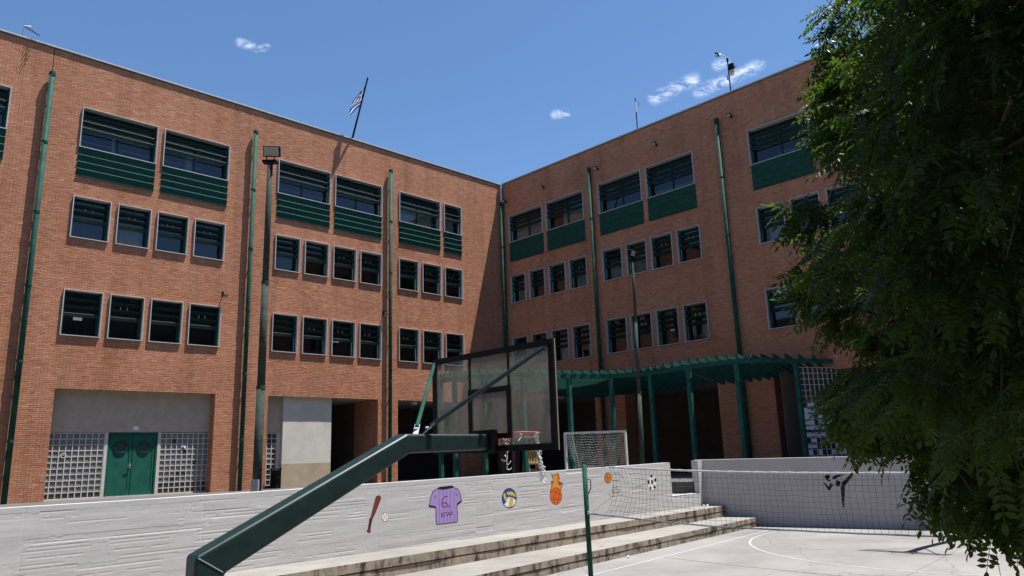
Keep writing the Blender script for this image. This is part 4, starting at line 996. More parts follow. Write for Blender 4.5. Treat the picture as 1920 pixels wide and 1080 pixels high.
    for s in (-1, 1): k.bar((XB + sgn * .03, YC + s * .07, zr), (XB + sgn * .20, YC + s * .10, zr), .016, .016); k.bar((XB + sgn * .03, YC + s * .07, zr - .13), (XB + sgn * .26, YC + s * .16, zr - .008), .012, .012)
    k.build('ring_bracket', M_RED, ring, O)
    if broken:
        rn = random.Random(3)
        def cord(pts, r=.0055): MB().tube(pts, r, 5).build('net_cord', M_ROPE, ring, O)
        # torn net: one thin knotted strand and one heavy bundle
        def strand(P, n, dz, amp, r):
            pts_ = [np.array(P, float)]
            for i in range(n): pts_.append(pts_[-1] + np.array([rn.gauss(0, amp), rn.gauss(0, amp), -dz * rn.uniform(.7, 1.2)]))
            cord(pts_, r); return pts_
        a1 = aX(952, 850, cxr - .12); a2 = aX(1008, 846, cxr + .06)
        P1 = np.array([a1[0], a1[1], zr]); P2 = np.array([a2[0], a2[1], zr])
        top = strand(P1 + (0, 0, -.005), 9, .042, .007, .006)
        for i, q in enumerate(top[2:]):
            d = np.array([rn.gauss(0, .02), rn.choice((-1, 1)) * rn.uniform(.03, .055), rn.uniform(.0, .035)]); cord([q, q + d * .55 + (0, 0, -.012), q + d], .005)
        cord([P1 + (0, .05, -.02), P1 + (0, .03, -.11), top[3]], .006); cord([P1 + (0, -.06, -.01), P1 + (0, -.03, -.10), top[4]], .006)
        for k_ in range(9):
            q = P2 + np.array([rn.gauss(0, .012), rn.gauss(0, .03), -.005]); n = rn.choice((9, 11, 12)); pts_ = [q]
            for i in range(n):
                s_ = i / n; w_ = .012 + .035 * s_
                pts_.append(np.array([P2[0] + rn.gauss(0, .012), P2[1] - .09 * s_ * s_ + math.sin(i * 1.9 + k_) * w_ + rn.gauss(0, .008), zr - .045 * (i + 1)]))
            cord(pts_, .0048)
        for k_ in range(6):
            an = rn.uniform(2, 4.2); q = np.array((cxr + R * math.cos(an), YC + R * math.sin(an) * .9, zr)); strand(q, 3, .03, .03, .005)
        an = np.linspace(-2.5, .4, 14); cord([(cxr + (R - .01) * math.cos(a), YC + (R - .01) * math.sin(a), zr - .03 - .02 * abs(math.sin(7 * a))) for a in an], .006)
    return t
hoop_stand(CAM[0] + 5.28, CAM[1] + 5.76, 1, 'dark green stand with dusty clear backboard and torn white net seen from behind', True)
hoop_stand(-10.95, -26.2, -1, 'basketball stand before the end wall, hidden by the tree, its shadow on court', False)

# ------------------------------------------------------------------ volleyball net
XN = CAM[0] + 12.6; YPOST = CAM[1] + 11.1 * 12.6 / 13
NO = (XN, YPOST, .008)
def post(y, label, lean):
    o = (XN, y, .008); t = thing('net_post', o, label, 'net post', 'volleyball net posts')
    b = MB(); b.tube([(XN, y, .008), (XN - lean, y + .0, 2.31)], .053, 14); ob = b.build('pole', M_GREENP, t, o)
    for p in ob.data.polygons: p.use_smooth = len(p.vertices) == 4
    k = MB(); k.tube([(XN - .02, y, 2.305), (XN - .02, y, 2.335)], .058, 12); k.build('cap', M_POLE, t, o)
    k = MB(); k.tube([(XN, y - .05, 1.98), (XN, y - .13, 1.97), (XN, y - .13, 1.80), (XN, y - .05, 1.68)], .011, 6); k.build('winch_handle', M_POLE, t, o)
    k = MB()
    for z in (1.27, 1.29, 1.32): k.tube([(XN + .062 * math.cos(a), y + .062 * math.sin(a), z + .01 * math.sin(3 * a)) for a in np.linspace(0, 2 * math.pi, 14)], .006, 5, cap=False)
    k.tube([(XN, y - .06, 1.28), (XN - .02, y - .07, 1.18), (XN, y - .05, 1.10)], .005, 5); k.build('rope_tie', M_ROPE, t, o)
    return t
post(YPOST, 'green steel net post with rope ties before the steps', .03); post(YPOST - 10.7, 'green steel net post outside the tree', 0)
yl, yr = CAM[1] + 10.1, CAM[1] + .55
def ntop(y):
    s = (yl - y) / (yl - yr); return CAM[2] - .285 - .165 * (1 - (1 - min(s * 1.7, 1)) ** 2) + .09 * max(0, s - .7)
def nbot(y):
    s = (yl - y) / (yl - yr); return CAM[2] - 1.235 - .125 * math.sin(min(1, s * 3.2) * math.pi / 2) + .08 * max(0, s - .5)
vn = thing('volleyball_net', (XN, yl, nbot(yl)), 'sagging dark volleyball net with rope top and grey bottom band', 'net'); VO = (XN, yl, nbot(yl))
ncol = 95; nrow = 10
def NP(i, j):
    y = yl + (yr - yl) * i / ncol; s = j / nrow; zt_, zb_ = ntop(y), nbot(y)
    sk = .18 * s * s * max(0, 1 - i / 14)                 # slack left edge drawn to the post
    wv = .018 * math.sin(i * .55 + j * .4) * math.sin(s * math.pi) + .012 * math.sin(i * 1.7)
    return np.array([XN + .05 * math.sin(s * math.pi) * math.sin(i * .21 + 1) + .015 * math.sin(i * .9 + j), y + sk - .10 * math.sin(s * math.pi) * max(0, 1 - i / 10) + wv * .6, zt_ + (zb_ - zt_) * s + .010 * math.sin(i * .8 + 2 * j) * math.sin(s * math.pi)])
b = MB()
for i in range(ncol + 1): b.tube([NP(i, j) for j in range(nrow + 1)], .0024, 4, cap=False)
for j in range(1, nrow): b.tube([NP(i, j) for i in range(ncol + 1)], .0024, 4, cap=False)
b.build('mesh', M_NETC, vn, VO, kind='stuff')
b = MB(); tp = [NP(i, 0) for i in range(ncol + 1)]
b.tube([p + (0, 0, .012) for p in tp], [.019 + .004 * math.sin(i * 2.3) for i in range(ncol + 1)], 7)
b.build('top_rope', M_TAPE, vn, VO)
b = MB(); btm = [NP(i, nrow) for i in range(ncol + 1)]; b.tube([(XN, YPOST - .05, 1.275)] + [p + (0, 0, -.01) for p in btm], .016, 6); b.build('bottom_band', M_BAND, vn, VO)
b = MB(); b.tube([(XN - .02, YPOST - .055, 2.25), NP(0, 0)], .0035, 5); b.tube([(XN, YPOST - .06, 1.25), NP(0, 6), NP(0, 3)], .006, 5); b.build('tie_rope', M_TAPE, vn, VO)
b = MB(); b.tube([tp[-1], (XN, YPOST - 10.65, 2.2)], .004, 5); b.tube([btm[-1], (XN, YPOST - 10.65, 1.3)], .004, 5); b.build('tie_rope', M_TAPE, vn, VO)

# ------------------------------------------------------------------ goal
ga = aZ(1059, 812, 3.42); dirq = np.array([CR[0], CR[1]]); dirq /= np.linalg.norm(dirq); ang = math.radians(-8); c_, s_ = math.cos(ang), math.sin(ang)
dirq = np.array([c_ * dirq[0] - s_ * dirq[1], s_ * dirq[0] + c_ * dirq[1]])
ga = CAM + ray(1059, 812) * (.93 / ray(1059, 812)[2]); GA = np.array([ga[0], ga[1]])
# goal width: until the right post falls on its pixel column
best = min(np.arange(2, 4.5, .01), key=lambda w_: abs(960 + FPX * np.dot(np.array([*(GA + dirq * w_), 3.4]) - CAM, CR) / np.dot(np.array([*(GA + dirq * w_), 3.4]) - CAM, CF) - 1172))
GBv = GA + dirq * best; bk = np.array([-dirq[1], dirq[0]]); bk = bk if bk @ np.array([CF[0], CF[1]]) > 0 else -bk
GO = (*GA, ZP); gl_ = thing('goal', GO, 'white handball goal with loose net behind the mural wall', 'goal')
for p in (GA, GBv): MB().box((p[0] - .042, p[1] - .042, ZP), (p[0] + .042, p[1] + .042, 3.38)).build('post', M_WHITEP, gl_, GO)
MB().bar((*GA - dirq * .042, 3.42), (*GBv + dirq * .042, 3.42), .084, .079).build('crossbar', M_WHITEP, gl_, GO)
dk = .75; db = 1.1
for p in (GA, GBv):
    m = MB(); e = p + bk * dk; h = p + bk * db; m.tube([(*p, 3.40), (*e, 3.36), (*(p + bk * (dk + .15)), 3.2), (*h, ZP + .03)], .022, 8); m.tube([(*p, ZP + .03), (*h, ZP + .03)], .022, 8); m.build('back_stay', M_WHITEP, gl_, GO)
MB().tube([(*(GA + dirq * .3), 3.36), (*(GA + dirq * .62 + bk * .6), ZP + .03)], .018, 6).build('back_stay', M_WHITEP, gl_, GO)
b = MB(); nc, nr_ = 30, 20
def GN(i, j):
    s, t = i / nc, j / nr_; base = GA + (GBv - GA) * s; sag = .18 * math.sin(math.pi * s) * math.sin(math.pi * min(1, t * 1.3)); d = .1 + (db - .1) * t ** .6 + .06 * math.sin(i * .7 + j * .3) - sag
    return np.array([*(base + bk * d + dirq * .05 * math.sin(j * .8 + i)), 3.36 - (1.9 * t) - .25 * math.sin(math.pi * s) * (1 - t) * t * 2 + .02 * math.sin(i * 1.3)])
for i in range(nc + 1): b.tube([GN(i, j) for j in range(nr_ + 1)], .0038, 3, cap=False)
for j in range(nr_ + 1): b.tube([GN(i, j) for i in range(nc + 1)], .0038, 3, cap=False)
for p in (GA, GBv):
    for i in range(1, 11):
        b.tube([(*(p + bk * dk * i / 10 + dirq * rng.normal(0, .02)), 3.36 - .19 * k) for k in range(10)], .0038, 3, cap=False)
    for k in range(1, 10): b.tube([(*(p + bk * (dk + .035 * k) * i / 10 + dirq * .03 * math.sin(i + k)), 3.36 - .19 * k) for i in range(11)], .0038, 3, cap=False)
b.build('net', M_ROPE, gl_, GO, kind='stuff')

# ------------------------------------------------------------------ floodlight poles, box, bin
P = aY(481, 922, -16.6); T = above(P, 503, 305); PO_ = (P[0], P[1], ZP)
lp = thing('light_pole', PO_, 'thick weathered green pole with one rectangular floodlight by the plastered bay', 'light pole', 'yard light poles')
b = MB(); zt = T[2]; z = ZP
for za, zb, ra, rb in ((ZP, 4.2, .112, .104), (4.2, 6.6, .098, .088), (6.6, zt, .082, .070)): b.tube([(P[0], P[1], za), (P[0], P[1], zb)], [ra * .9, rb * .9], 18)
ob = b.build('pole', M_POLE, lp, PO_)
for p in ob.data.polygons: p.use_smooth = len(p.vertices) == 4
for z, r in ((4.2, .101), (6.6, .086)): MB().tube([(P[0], P[1], z - .05), (P[0], P[1], z + .04)], r, 18).build('collar', M_POLE, lp, PO_)
side = np.array([CR[0], CR[1], 0]); side /= np.linalg.norm(side); out_ = -np.array([CF[0], CF[1], 0]); out_ /= np.linalg.norm(out_)
tp = np.array([P[0], P[1], zt])
MB().obox(tp + (0, 0, .02), side * .17, out_ * .1, (0, 0, .025)).build('top_plate', M_BLACK, lp, PO_)
m = MB()
for s in (-1, 1): m.bar(tp + side * .09 * s + (0, 0, .04), tp + side * .09 * s + (0, 0, .17), .02, .02)
m.build('yoke', M_BLACK, lp, PO_)
c = tp + (0, 0, .29) + side * .02; nrm = out_ * .92 + np.array((0, 0, -.38)); nrm /= np.linalg.norm(nrm); s2 = side + (0, 0, -.06); s2 /= np.linalg.norm(s2); upv = np.cross(nrm, s2); upv = upv if upv[2] > 0 else -upv
m = MB(); m.obox(c - nrm * .02, s2 * .205, nrm * .055, upv * .13); hs = m.build('lamp_housing', M_BLACK, lp, PO_); bevel(hs, .02)
MB().obox(c + nrm * .037, s2 * .180, nrm * .004, upv * .105).build('lamp_lens', M_LENS, hs, PO_)
c2 = P + out_ * .17; MB().obox((c2[0] + side[0] * .02, c2[1] + side[1] * .02, ZP + .38), side * .075, out_ * .05, (0, 0, .38)).build('meter_box', M_STEEL, lp, PO_)

P2 = aY(1204, 868, -16.4); T2_ = above(P2, 1186, 488); PO2 = (P2[0], P2[1], ZP)
lp2 = thing('light_pole', PO2, 'slender green pole with a single lamp in front of the pergola', 'light pole', 'yard light poles')
b = MB(); zt = T2_[2]; LN = lambda z_: np.array([P2[0], P2[1], 0]) + (np.array([T2_[0], T2_[1], 0]) - np.array([P2[0], P2[1], 0])) * (z_ - ZP) / (T2_[2] - ZP) + np.array([0, 0, z_])
for za, zb, ra, rb in ((ZP, 4.6, .10, .088), (4.6, 7.2, .078, .068), (7.2, zt, .060, .055)): b.tube([LN(za), LN(zb)], [ra * .88, rb * .88], 16)
ob = b.build('pole', M_POLE, lp2, PO2)
for p in ob.data.polygons: p.use_smooth = len(p.vertices) == 4
for z, r in ((4.6, .088), (7.2, .068)): MB().tube([LN(z - .06), LN(z + .05)], r, 16).build('collar', M_POLE, lp2, PO2)
tp = LN(zt); MB().obox(tp + (0, 0, .02), side * .15, out_ * .08, (0, 0, .022)).build('top_plate', M_BLACK, lp2, PO2)
m = MB(); m.bar(tp + (0, 0, .03), tp + (0, 0, .16), .02, .12); m.build('yoke', M_BLACK, lp2, PO2)
rt = side * .75 + out_ * .66; nrm = rt + np.array((0, 0, -.3)); nrm /= np.linalg.norm(nrm); s2 = np.cross((0, 0, 1), nrm); s2 /= np.linalg.norm(s2); upv = np.cross(nrm, s2)
c = tp + (0, 0, .27); m = MB(); m.obox(c - nrm * .03, s2 * .15, nrm * .08, upv * .12); hs = m.build('lamp_housing', M_BLACK, lp2, PO2); bevel(hs, .03)
MB().obox(c + nrm * .053, s2 * .125, nrm * .004, upv * .10).build('lamp_lens', M_LENS, hs, PO2)

P = aZ(516, 921, ZP + .06); P = aY(516, 918, -.25); BO = (P[0], -.25, ZP)
bn = thing('litter_bin', BO, 'black slatted litter bin beside the narrow glazed strip', 'bin')
r = .22; MB().tube([(P[0], -.25, ZP + .06), (P[0], -.25, ZP + .80)], r - .035, 18).build('liner', M_BLACK, bn, BO)
for k in range(16):
    a = 2 * math.pi * k / 16; MB().tube([(P[0] + r * math.cos(a), -.25 + r * math.sin(a), ZP + .02), (P[0] + r * math.cos(a), -.25 + r * math.sin(a), ZP + .82), (P[0] + (r + .05) * math.cos(a), -.25 + (r + .05) * math.sin(a), ZP + .90)], .016, 5).build('slat', M_BLACK, bn, BO)
for z in (.12, .50, .86): MB().tube([(P[0] + (r + (.04 if z > .8 else 0)) * math.cos(a), -.25 + (r + (.04 if z > .8 else 0)) * math.sin(a), ZP + z) for a in np.linspace(0, 2 * math.pi, 25)], .014, 6, cap=False).build('hoop', M_BLACK, bn, BO)

# ------------------------------------------------------------------ wall floodlights
def wall_lamp(P, side_, label, hang):
    O = tuple(P); t = thing('wall_floodlight', O, label, 'floodlight', 'floodlights on the brick walls')
    n = np.array((0, -1, 0.)) if side_ == 'L' else np.array((-1, 0, 0.)); s = np.array((1, 0, 0.)) if side_ == 'L' else np.array((0, -1, 0.)); P = np.array(P); z = np.array((0, 0, 1.))
    MB().obox(P + n * .012, s * .05, n * .010, z * .07).build('wall_plate', M_BLACK, t, O)
    MB().bar(P + n * .02, P + n * .20 - z * (.10 if hang else -.04), .03, .03).build('arm', M_BLACK, t, O)
    c = P + n * .24 - z * (.16 if hang else -.02); d = n * .75 - z * .66 if not hang else n * .45 - z * .9; d /= np.linalg.norm(d); u = np.cross(s, d)
    h = MB().obox(c, s * .115, d * .045, u * .085).build('housing', M_BLACK, t, O); bevel(h, .015)
    MB().obox(c + d * .047, s * .098, d * .003, u * .068).build('lens', M_LENS, h, O)
    if hang: MB().bar(P + n * .012 + z * .07, P + n * .012 + z * .20, .02, .015).build('conduit', M_STEEL, t, O)
for (px, py), l in zip(((418, 550), (718, 585)), ('small floodlight above the last of four windows left of the thick pole', 'small floodlight over the window beside the third drainpipe')):
    wall_lamp(aY(px, py, 0), 'L', l, True)
for (px, py), l in zip(((949, 379), (1020, 352), (1121, 317), (1231, 272), (1371, 219)), ('small floodlight at the inner corner beside the corner drainpipe', 'small floodlight above the two curtained top windows near the corner', 'small floodlight right beside a drainpipe on the shaded wall', 'small floodlight above the pair of top windows between two drainpipes', 'small square floodlight near the parapet below the weather station')):
    wall_lamp(aX(px, py, 0), 'R', l, False)

# ------------------------------------------------------------------ roof things
FB = np.array([aY(660, 259, .12)[0], .12, ROOF - .02]); FT = aY(689, 148, -1.25)
fp = thing('flagpole', tuple(FB), 'dark flagpole leaning out over the parapet', 'flagpole')
MB().tube([FB - (FT - FB) * .12, FB, FT], [.055, .055, .04], 10).build('pole', M_BLACK, fp, tuple(FB))
MB().tube([FT, FT + (FT - FB) * .02], .05, 8).build('finial', M_BLACK, fp, tuple(FB))
def flagc(t, b):
    uv = t.nodes.new('ShaderNodeAttribute'); uv.attribute_name = 'fuv'; sp = t.nodes.new('ShaderNodeSeparateXYZ'); t.links.new(uv.outputs['Vector'], sp.inputs[0])
    def mth(op, a, c=None, use=None):
        n = t.nodes.new('ShaderNodeMath'); n.operation = op
        (t.links.new(a, n.inputs[0]) if hasattr(a, 'links') else setattr(n.inputs[0], 'default_value', a))
        if c is not None: (t.links.new(c, n.inputs[1]) if hasattr(c, 'links') else setattr(n.inputs[1], 'default_value', c))
        return n.outputs[0]
    row = mth('FLOOR', mth('MULTIPLY', sp.outputs[1], 9.0)); odd = mth('MODULO', row, 2.0)         # 0 = blue, 1 = white
    inc = mth('MULTIPLY', mth('LESS_THAN', sp.outputs[0], .37), mth('LESS_THAN', sp.outputs[1], .5556))
    cx1 = mth('LESS_THAN', mth('ABSOLUTE', mth('SUBTRACT', sp.outputs[0], .185)), .037); cy1 = mth('LESS_THAN', mth('ABSOLUTE', mth('SUBTRACT', sp.outputs[1], .2778)), .0556)
    cross = mth('MAXIMUM', cx1, cy1)
    wf = mth('ADD', mth('MULTIPLY', inc, cross), mth('MULTIPLY', mth('SUBTRACT', 1.0, inc), odd))
    mx = t.nodes.new('ShaderNodeMixRGB'); mx.inputs[1].default_value = (.006, .03, .24, 1); mx.inputs[2].default_value = (.75, .75, .75, 1); t.links.new(wf, mx.inputs[0]); t.links.new(mx.outputs[0], b.inputs['Base Color'])
    tl = t.nodes.new('ShaderNodeBsdfTranslucent'); ms = t.nodes.new('ShaderNodeMixShader'); ms.inputs[0].default_value = .45; t.links.new(mx.outputs[0], tl.inputs[0]); t.links.new(b.outputs[0], ms.inputs[1]); t.links.new(tl.outputs[0], ms.inputs[2]); t.links.new(ms.outputs[0], t.nodes['Material Output'].inputs[0])
M_FLAG = mat('flag_cloth', rough=.85, build=flagc)
nu, nv2 = 40, 24; V = []; UV = []; F = []
hd = (FT - FB); h0 = FB + hd * .90; h1 = FB + hd * .55
for i in range(nu + 1):
    for j in range(nv2 + 1):
        s, t = i / nu, j / nv2; Hh = h0 + (h1 - h0) * t
        lf = -np.array([CR[0], CR[1], 0]); lf /= np.linalg.norm(lf); aw = np.array([CF[0], CF[1], 0])
        fall = (lf * .66 + np.array([0, 0, -.62])) * s; ctr = h0 + (h1 - h0) * (.5 + .32 * s)
        p = ctr + (Hh - ctr) * (1 - .42 * s ** .8) + fall + aw * .06 * math.sin(t * 11 + s * 5) * s ** .6 + lf * .05 * math.sin(t * 7 + 1 + 3 * s) * s
        V.append(p); UV.append((s, t, 0))
for i in range(nu):
    for j in range(nv2): a = i * (nv2 + 1) + j; F.append((a, a + nv2 + 1, a + nv2 + 2, a + 1))
me = bpy.data.meshes.new('flag'); me.from_pydata([tuple(map(float, np.array(v) - h0)) for v in V], [], F); at = me.attributes.new('fuv', 'FLOAT_VECTOR', 'POINT'); at.data.foreach_set('vector', np.array(UV).ravel()); me.materials.append(M_FLAG)
for p in me.polygons: p.use_smooth = True
fo = link('flag', me); fo.location = tuple(h0); tag(fo, 'blue and white striped flag hanging limp from the flagpole', 'flag')

AB = np.array([aY(42, 68, .2)[0], .2, ROOF - .02]); AO = tuple(AB)
an = thing('roof_antenna', AO, 'small grey yagi television antenna on the roof edge', 'antenna')
MB().tube([AB, AB + (0, 0, .62)], .022, 8).build('mast', M_STEEL, an, AO); MB().box(AB - (.1, .1, .0), AB + (.1, .1, .05)).build('foot', M_STEEL, an, AO)
b0 = AB + (0, 0, .60); bd = aY(76, 68, -.3) - b0; MB().tube([b0 - bd * .04, b0 + bd * .95], .011, 6).build('boom', M_BLACK, an, AO)
for k in range(9): c = b0 + bd * (.12 + .1 * k); MB().tube([c - (.03, .14 - .006 * k, .02), c + (.03, .14 - .006 * k, .02)], .013, 5).build('element', M_BLACK, an, AO)
for k in (-1, 1): MB().tube([b0, b0 + (.28, -.06 + .2 * k, .16)], .006, 5).build('reflector', M_STEEL, an, AO)

WB = np.array([.15, aX(1370, 170, .15)[1], ROOF - .02]); WO2 = tuple(WB)
ws = thing('weather_station', WO2, 'roof mast with rain collector cylinder and curved wind vane arm', 'weather station')
Wt = above(WB, 1362, 112); MB().tube([WB, (WB[0], WB[1], Wt[2])], .032, 8).build('mast', M_BLACK, ws, WO2)
tp = np.array([WB[0], WB[1], Wt[2]]); MB().tube([tp - (0, 0, .12), tp + (0, 0, .06)], .055, 8).build('clamp', M_BLACK, ws, WO2)
sd = -np.array([CR[0], CR[1], 0]); MB().tube([tp, tp + sd * .14 + (0, 0, .2), tp + sd * .30 + (0, 0, .30), tp + sd * .46 + (0, 0, .33)], .014, 6).build('vane_arm', M_STEEL, ws, WO2)
e = tp + sd * .46 + (0, 0, .33); MB().bar(e - sd * .06, e + sd * .14 + (0, 0, .05), .03, .07).build('wind_vane', M_BLACK, ws, WO2)
for a in (0, 2.1, 4.2): q = e + (0, 0, -.12) + np.array((math.cos(a), math.sin(a), 0)) * .07; MB().tube([q - (0, 0, .03), q + (0, 0, .03)], [.02, .04], 8).build('anemometer_cup', M_BLACK, ws, WO2)
MB().tube([e, e + (0, 0, -.13)], .01, 6).build('anemometer_stem', M_BLACK, ws, WO2)
cc = tp - sd * .17 + (0, 0, -.62); MB().tube([cc + (0, 0, .02), cc + (0, 0, .36)], .13, 16).build('rain_collector', M_BLACK, ws, WO2)
M_GOLD = mat('yellowed_plastic', (.45, .30, .08), .5)
for k in range(4): MB().tube([cc + (0, 0, -.06 * k), cc + (0, 0, -.06 * k - .03)], .13 - .016 * k, 16).build('shield_plate', M_WHITEP if k % 2 == 0 else M_GOLD, ws, WO2)
MB().bar(tp + (0, 0, -.5), cc + (0, 0, .1), .03, .05).build('bracket', M_BLACK, ws, WO2); MB().tube([cc - sd * .15 + (0, 0, .2), cc - sd * .22 + (0, 0, .24)], .03, 8).build('sensor', M_BLACK, ws, WO2)
MB().obox(tp + (0, 0, -1.0) + sd * .05, (.05, 0, 0), (0, .05, 0), (0, 0, .11)).build('logger_box', M_STEEL, ws, WO2)

RM = np.array([.15, aX(1195, 240, .15)[1], ROOF - .02]); RO2 = tuple(RM); Rt = above(RM, 1194, 184)
rm = thing('roof_mast', RO2, 'thin roof mast with pale upper sleeve and short hooked cable', 'mast')
h = Rt[2] - RM[2]; MB().tube([RM, RM + (0, 0, h)], .032, 8).build('mast', M_POLE, rm, RO2); MB().tube([RM + (0, 0, h * .58), RM + (0, 0, h * .90)], .045, 10).build('sleeve', M_WHITEP, rm, RO2)
MB().tube([RM + (0, 0, h * .93), RM - sd * .15 + (0, 0, h * .90), RM - sd * .20 + (0, 0, h * .80), RM - sd * .1 + (0, 0, h * .76)], .012, 6).build('cable', M_BLACK, rm, RO2)

# ------------------------------------------------------------------ wooden stand with props inside the arcade
c = CAM + ray(999, 880) * ((-8.5 - CAM[1]) / ray(999, 880)[1]); PW = (c[0], c[1], ZP)
pw = thing('prop_stand', PW, 'wooden display stand holding tall yellow shapes under the pergola', 'stand')
b = MB(); 
MB().box((c[0] - .42, c[1] - .2, ZP + .70), (c[0] + .42, c[1] + .2, ZP + .76)).build('shelf', M_WHITEP, pw, PW)
for s in (-1, 1): MB().box((c[0] + s * .4 - .03, c[1] - .2, ZP), (c[0] + s * .4 + .03, c[1] + .2, ZP + .70)).build('side', M_WOODT, pw, PW)
MB().box((c[0] - .36, c[1] - .12, ZP + .05), (c[0] + .36, c[1] + .12, ZP + .5)).build('drawer', M_WOODT, pw, PW)
for k in range(4): MB().tube([(c[0] - .28 + .17 * k, c[1], ZP + .76), (c[0] - .24 + .17 * k, c[1] + .03, ZP + 1.25), (c[0] - .2 + .17 * k, c[1], ZP + 1.62 + .1 * (k % 2))], [.06, .075, .012], 8).build('tall_shape', M_GOLD, pw, PW)

# ------------------------------------------------------------------ tree
LEN = []
def leaf_template(seed):
    r = random.Random(seed); V = []; F = []
    n = r.choice((5, 6, 6, 7)); L = .21 + r.random() * .05
    def leaflet(base, d, up, l, w):
        d = d / np.linalg.norm(d); sd_ = np.cross(d, up); sd_ /= np.linalg.norm(sd_); nn = np.cross(sd_, d); k = len(V)
        cp = -.12 * l
        V.extend([base, base + d * l * .28 + sd_ * w * .42 + nn * .08 * l, base + d * l * .62 + sd_ * w * .46 + nn * (.08 * l + cp * .4), base + d * l + nn * cp, base + d * l * .62 - sd_ * w * .46 + nn * (.08 * l + cp * .4), base + d * l * .28 - sd_ * w * .42 + nn * .08 * l, base + d * l * .5 + nn * cp * .25])
        F.extend([(k, k + 1, k + 6), (k + 1, k + 2, k + 6), (k + 2, k + 3, k + 6), (k + 3, k + 4, k + 6), (k + 4, k + 5, k + 6), (k + 5, k, k + 6)])
    def rac(t): return np.array([L * t, .01 * math.sin(3 * t), -.05 * t * t * L / .2])
    for i in range(n):
        t = .22 + .74 * i / n; p = rac(t)
        for s in (-1, 1):
            d = np.array([.45 + r.gauss(0, .1), s * 1.0, -.22 + r.gauss(0, .16)]); leaflet(p, d, np.array([r.gauss(0, .22), r.gauss(0, .22), 1.]), (.050 + r.random() * .012) * (1 - .15 * abs(t - .55)), .023 + r.random() * .004)
    leaflet(rac(.97), np.array([1, r.gauss(0, .1), -.3]), np.array([0, r.gauss(0, .2), 1.]), .055, .025)
    k = len(V); pts_ = [rac(t) for t in (0, .35, .7, 1)]
    for p in pts_: V.extend([p + (0, .0016, 0), p - (0, .0016, 0)])
    for i in range(3): F.append((k + 2 * i, k + 2 * i + 1, k + 2 * i + 3, k + 2 * i + 2))
    return np.array(V), F
TEMPL = [leaf_template(s) for s in range(7)]
TP = CAM + ray(2190, 700) / np.linalg.norm(ray(2190, 700)) * 5.6; TO = (TP[0], TP[1], .004)
tree = thing('tree', TO, 'large dark leafy tree with feathery drooping leaves in front of the court', 'tree')
POLY = [(1575, -60), (1570, 40), (1590, 100), (1585, 150), (1560, 200), (1560, 235), (1590, 275), (1640, 310), (1660, 345), (1640, 385), (1590, 420), (1550, 460), (1535, 520), (1545, 560), (1575, 600), (1630, 620), (1665, 640), (1690, 660), (1640, 690), (1600, 730), (1590, 770), (1610, 800), (1650, 815), (1710, 830), (1775, 850), (1770, 900), (1775, 930), (1830, 940), (1870, 965), (1910, 945), (1990, 940), (1990, -60)]
def inpoly(x, y):
    c = False; n = len(POLY)
    for i in range(n):
        x1, y1 = POLY[i]; x2, y2 = POLY[(i + 1) % n]
        if (y1 > y) != (y2 > y) and x < (x2 - x1) * (y - y1) / (y2 - y1) + x1: c = not c
    return c
rt_ = random.Random(21); clumps = []
def at(px, py, d): v = ray(px, py); return CAM + v / np.linalg.norm(v) * d
for layer, (sp, dlo, dhi) in enumerate(((62, 5.0, 6.4), (66, 4.2, 5.4), (80, 3.1, 4.2))):
    y = -30
    while y < 1040:
        x = 1470
        while x < 1950:
            px, py = x + rt_.uniform(-.45, .45) * sp, y + rt_.uniform(-.45, .45) * sp
            mg = 10 if layer < 2 else 45
            if inpoly(px - mg, py) and inpoly(px, py - mg * .4) and inpoly(px, py + mg * .7) and (layer < 2 or px > 1690):
                if rt_.random() < .86 and not (layer < 2 and 1600 < px < 1690 and 480 < py < 640 and rt_.random() < .55):
                    clumps.append((at(px, py, rt_.uniform(dlo, dhi)), 1.0))
            x += sp
        y += sp
for px, py, d in ((1560, 20, 5.6), (1572, 75, 5.6), (1562, 150, 5.7), (1552, 200, 5.8), (1556, 232, 5.8), (1600, 285, 5.6), (1490, 402, 4.8), (1520, 418, 4.8), (1540, 480, 5), (1532, 530, 5.2), (1545, 575, 5.2), (1556, 605, 5.2), (1590, 775, 5), (1630, 815, 5), (1755, 890, 4.6), (1770, 930, 4.4), (1805, 935, 4.3), (1850, 965, 4.0), (1856, 985, 4.0), (1900, 940, 4.1), (1680, 830, 4.9), (1720, 840, 4.8)): clumps.append((at(px, py, d), .55))
for k in range(30):
    i_ = rt_.randrange(1, 23); (xa, ya), (xb, yb) = POLY[i_], POLY[i_ + 1]; q_ = rt_.random()
    clumps.append((at(xa + (xb - xa) * q_ - rt_.uniform(15, 45), ya + (yb - ya) * q_ + rt_.uniform(-10, 25), rt_.uniform(4.8, 5.8)), .30))
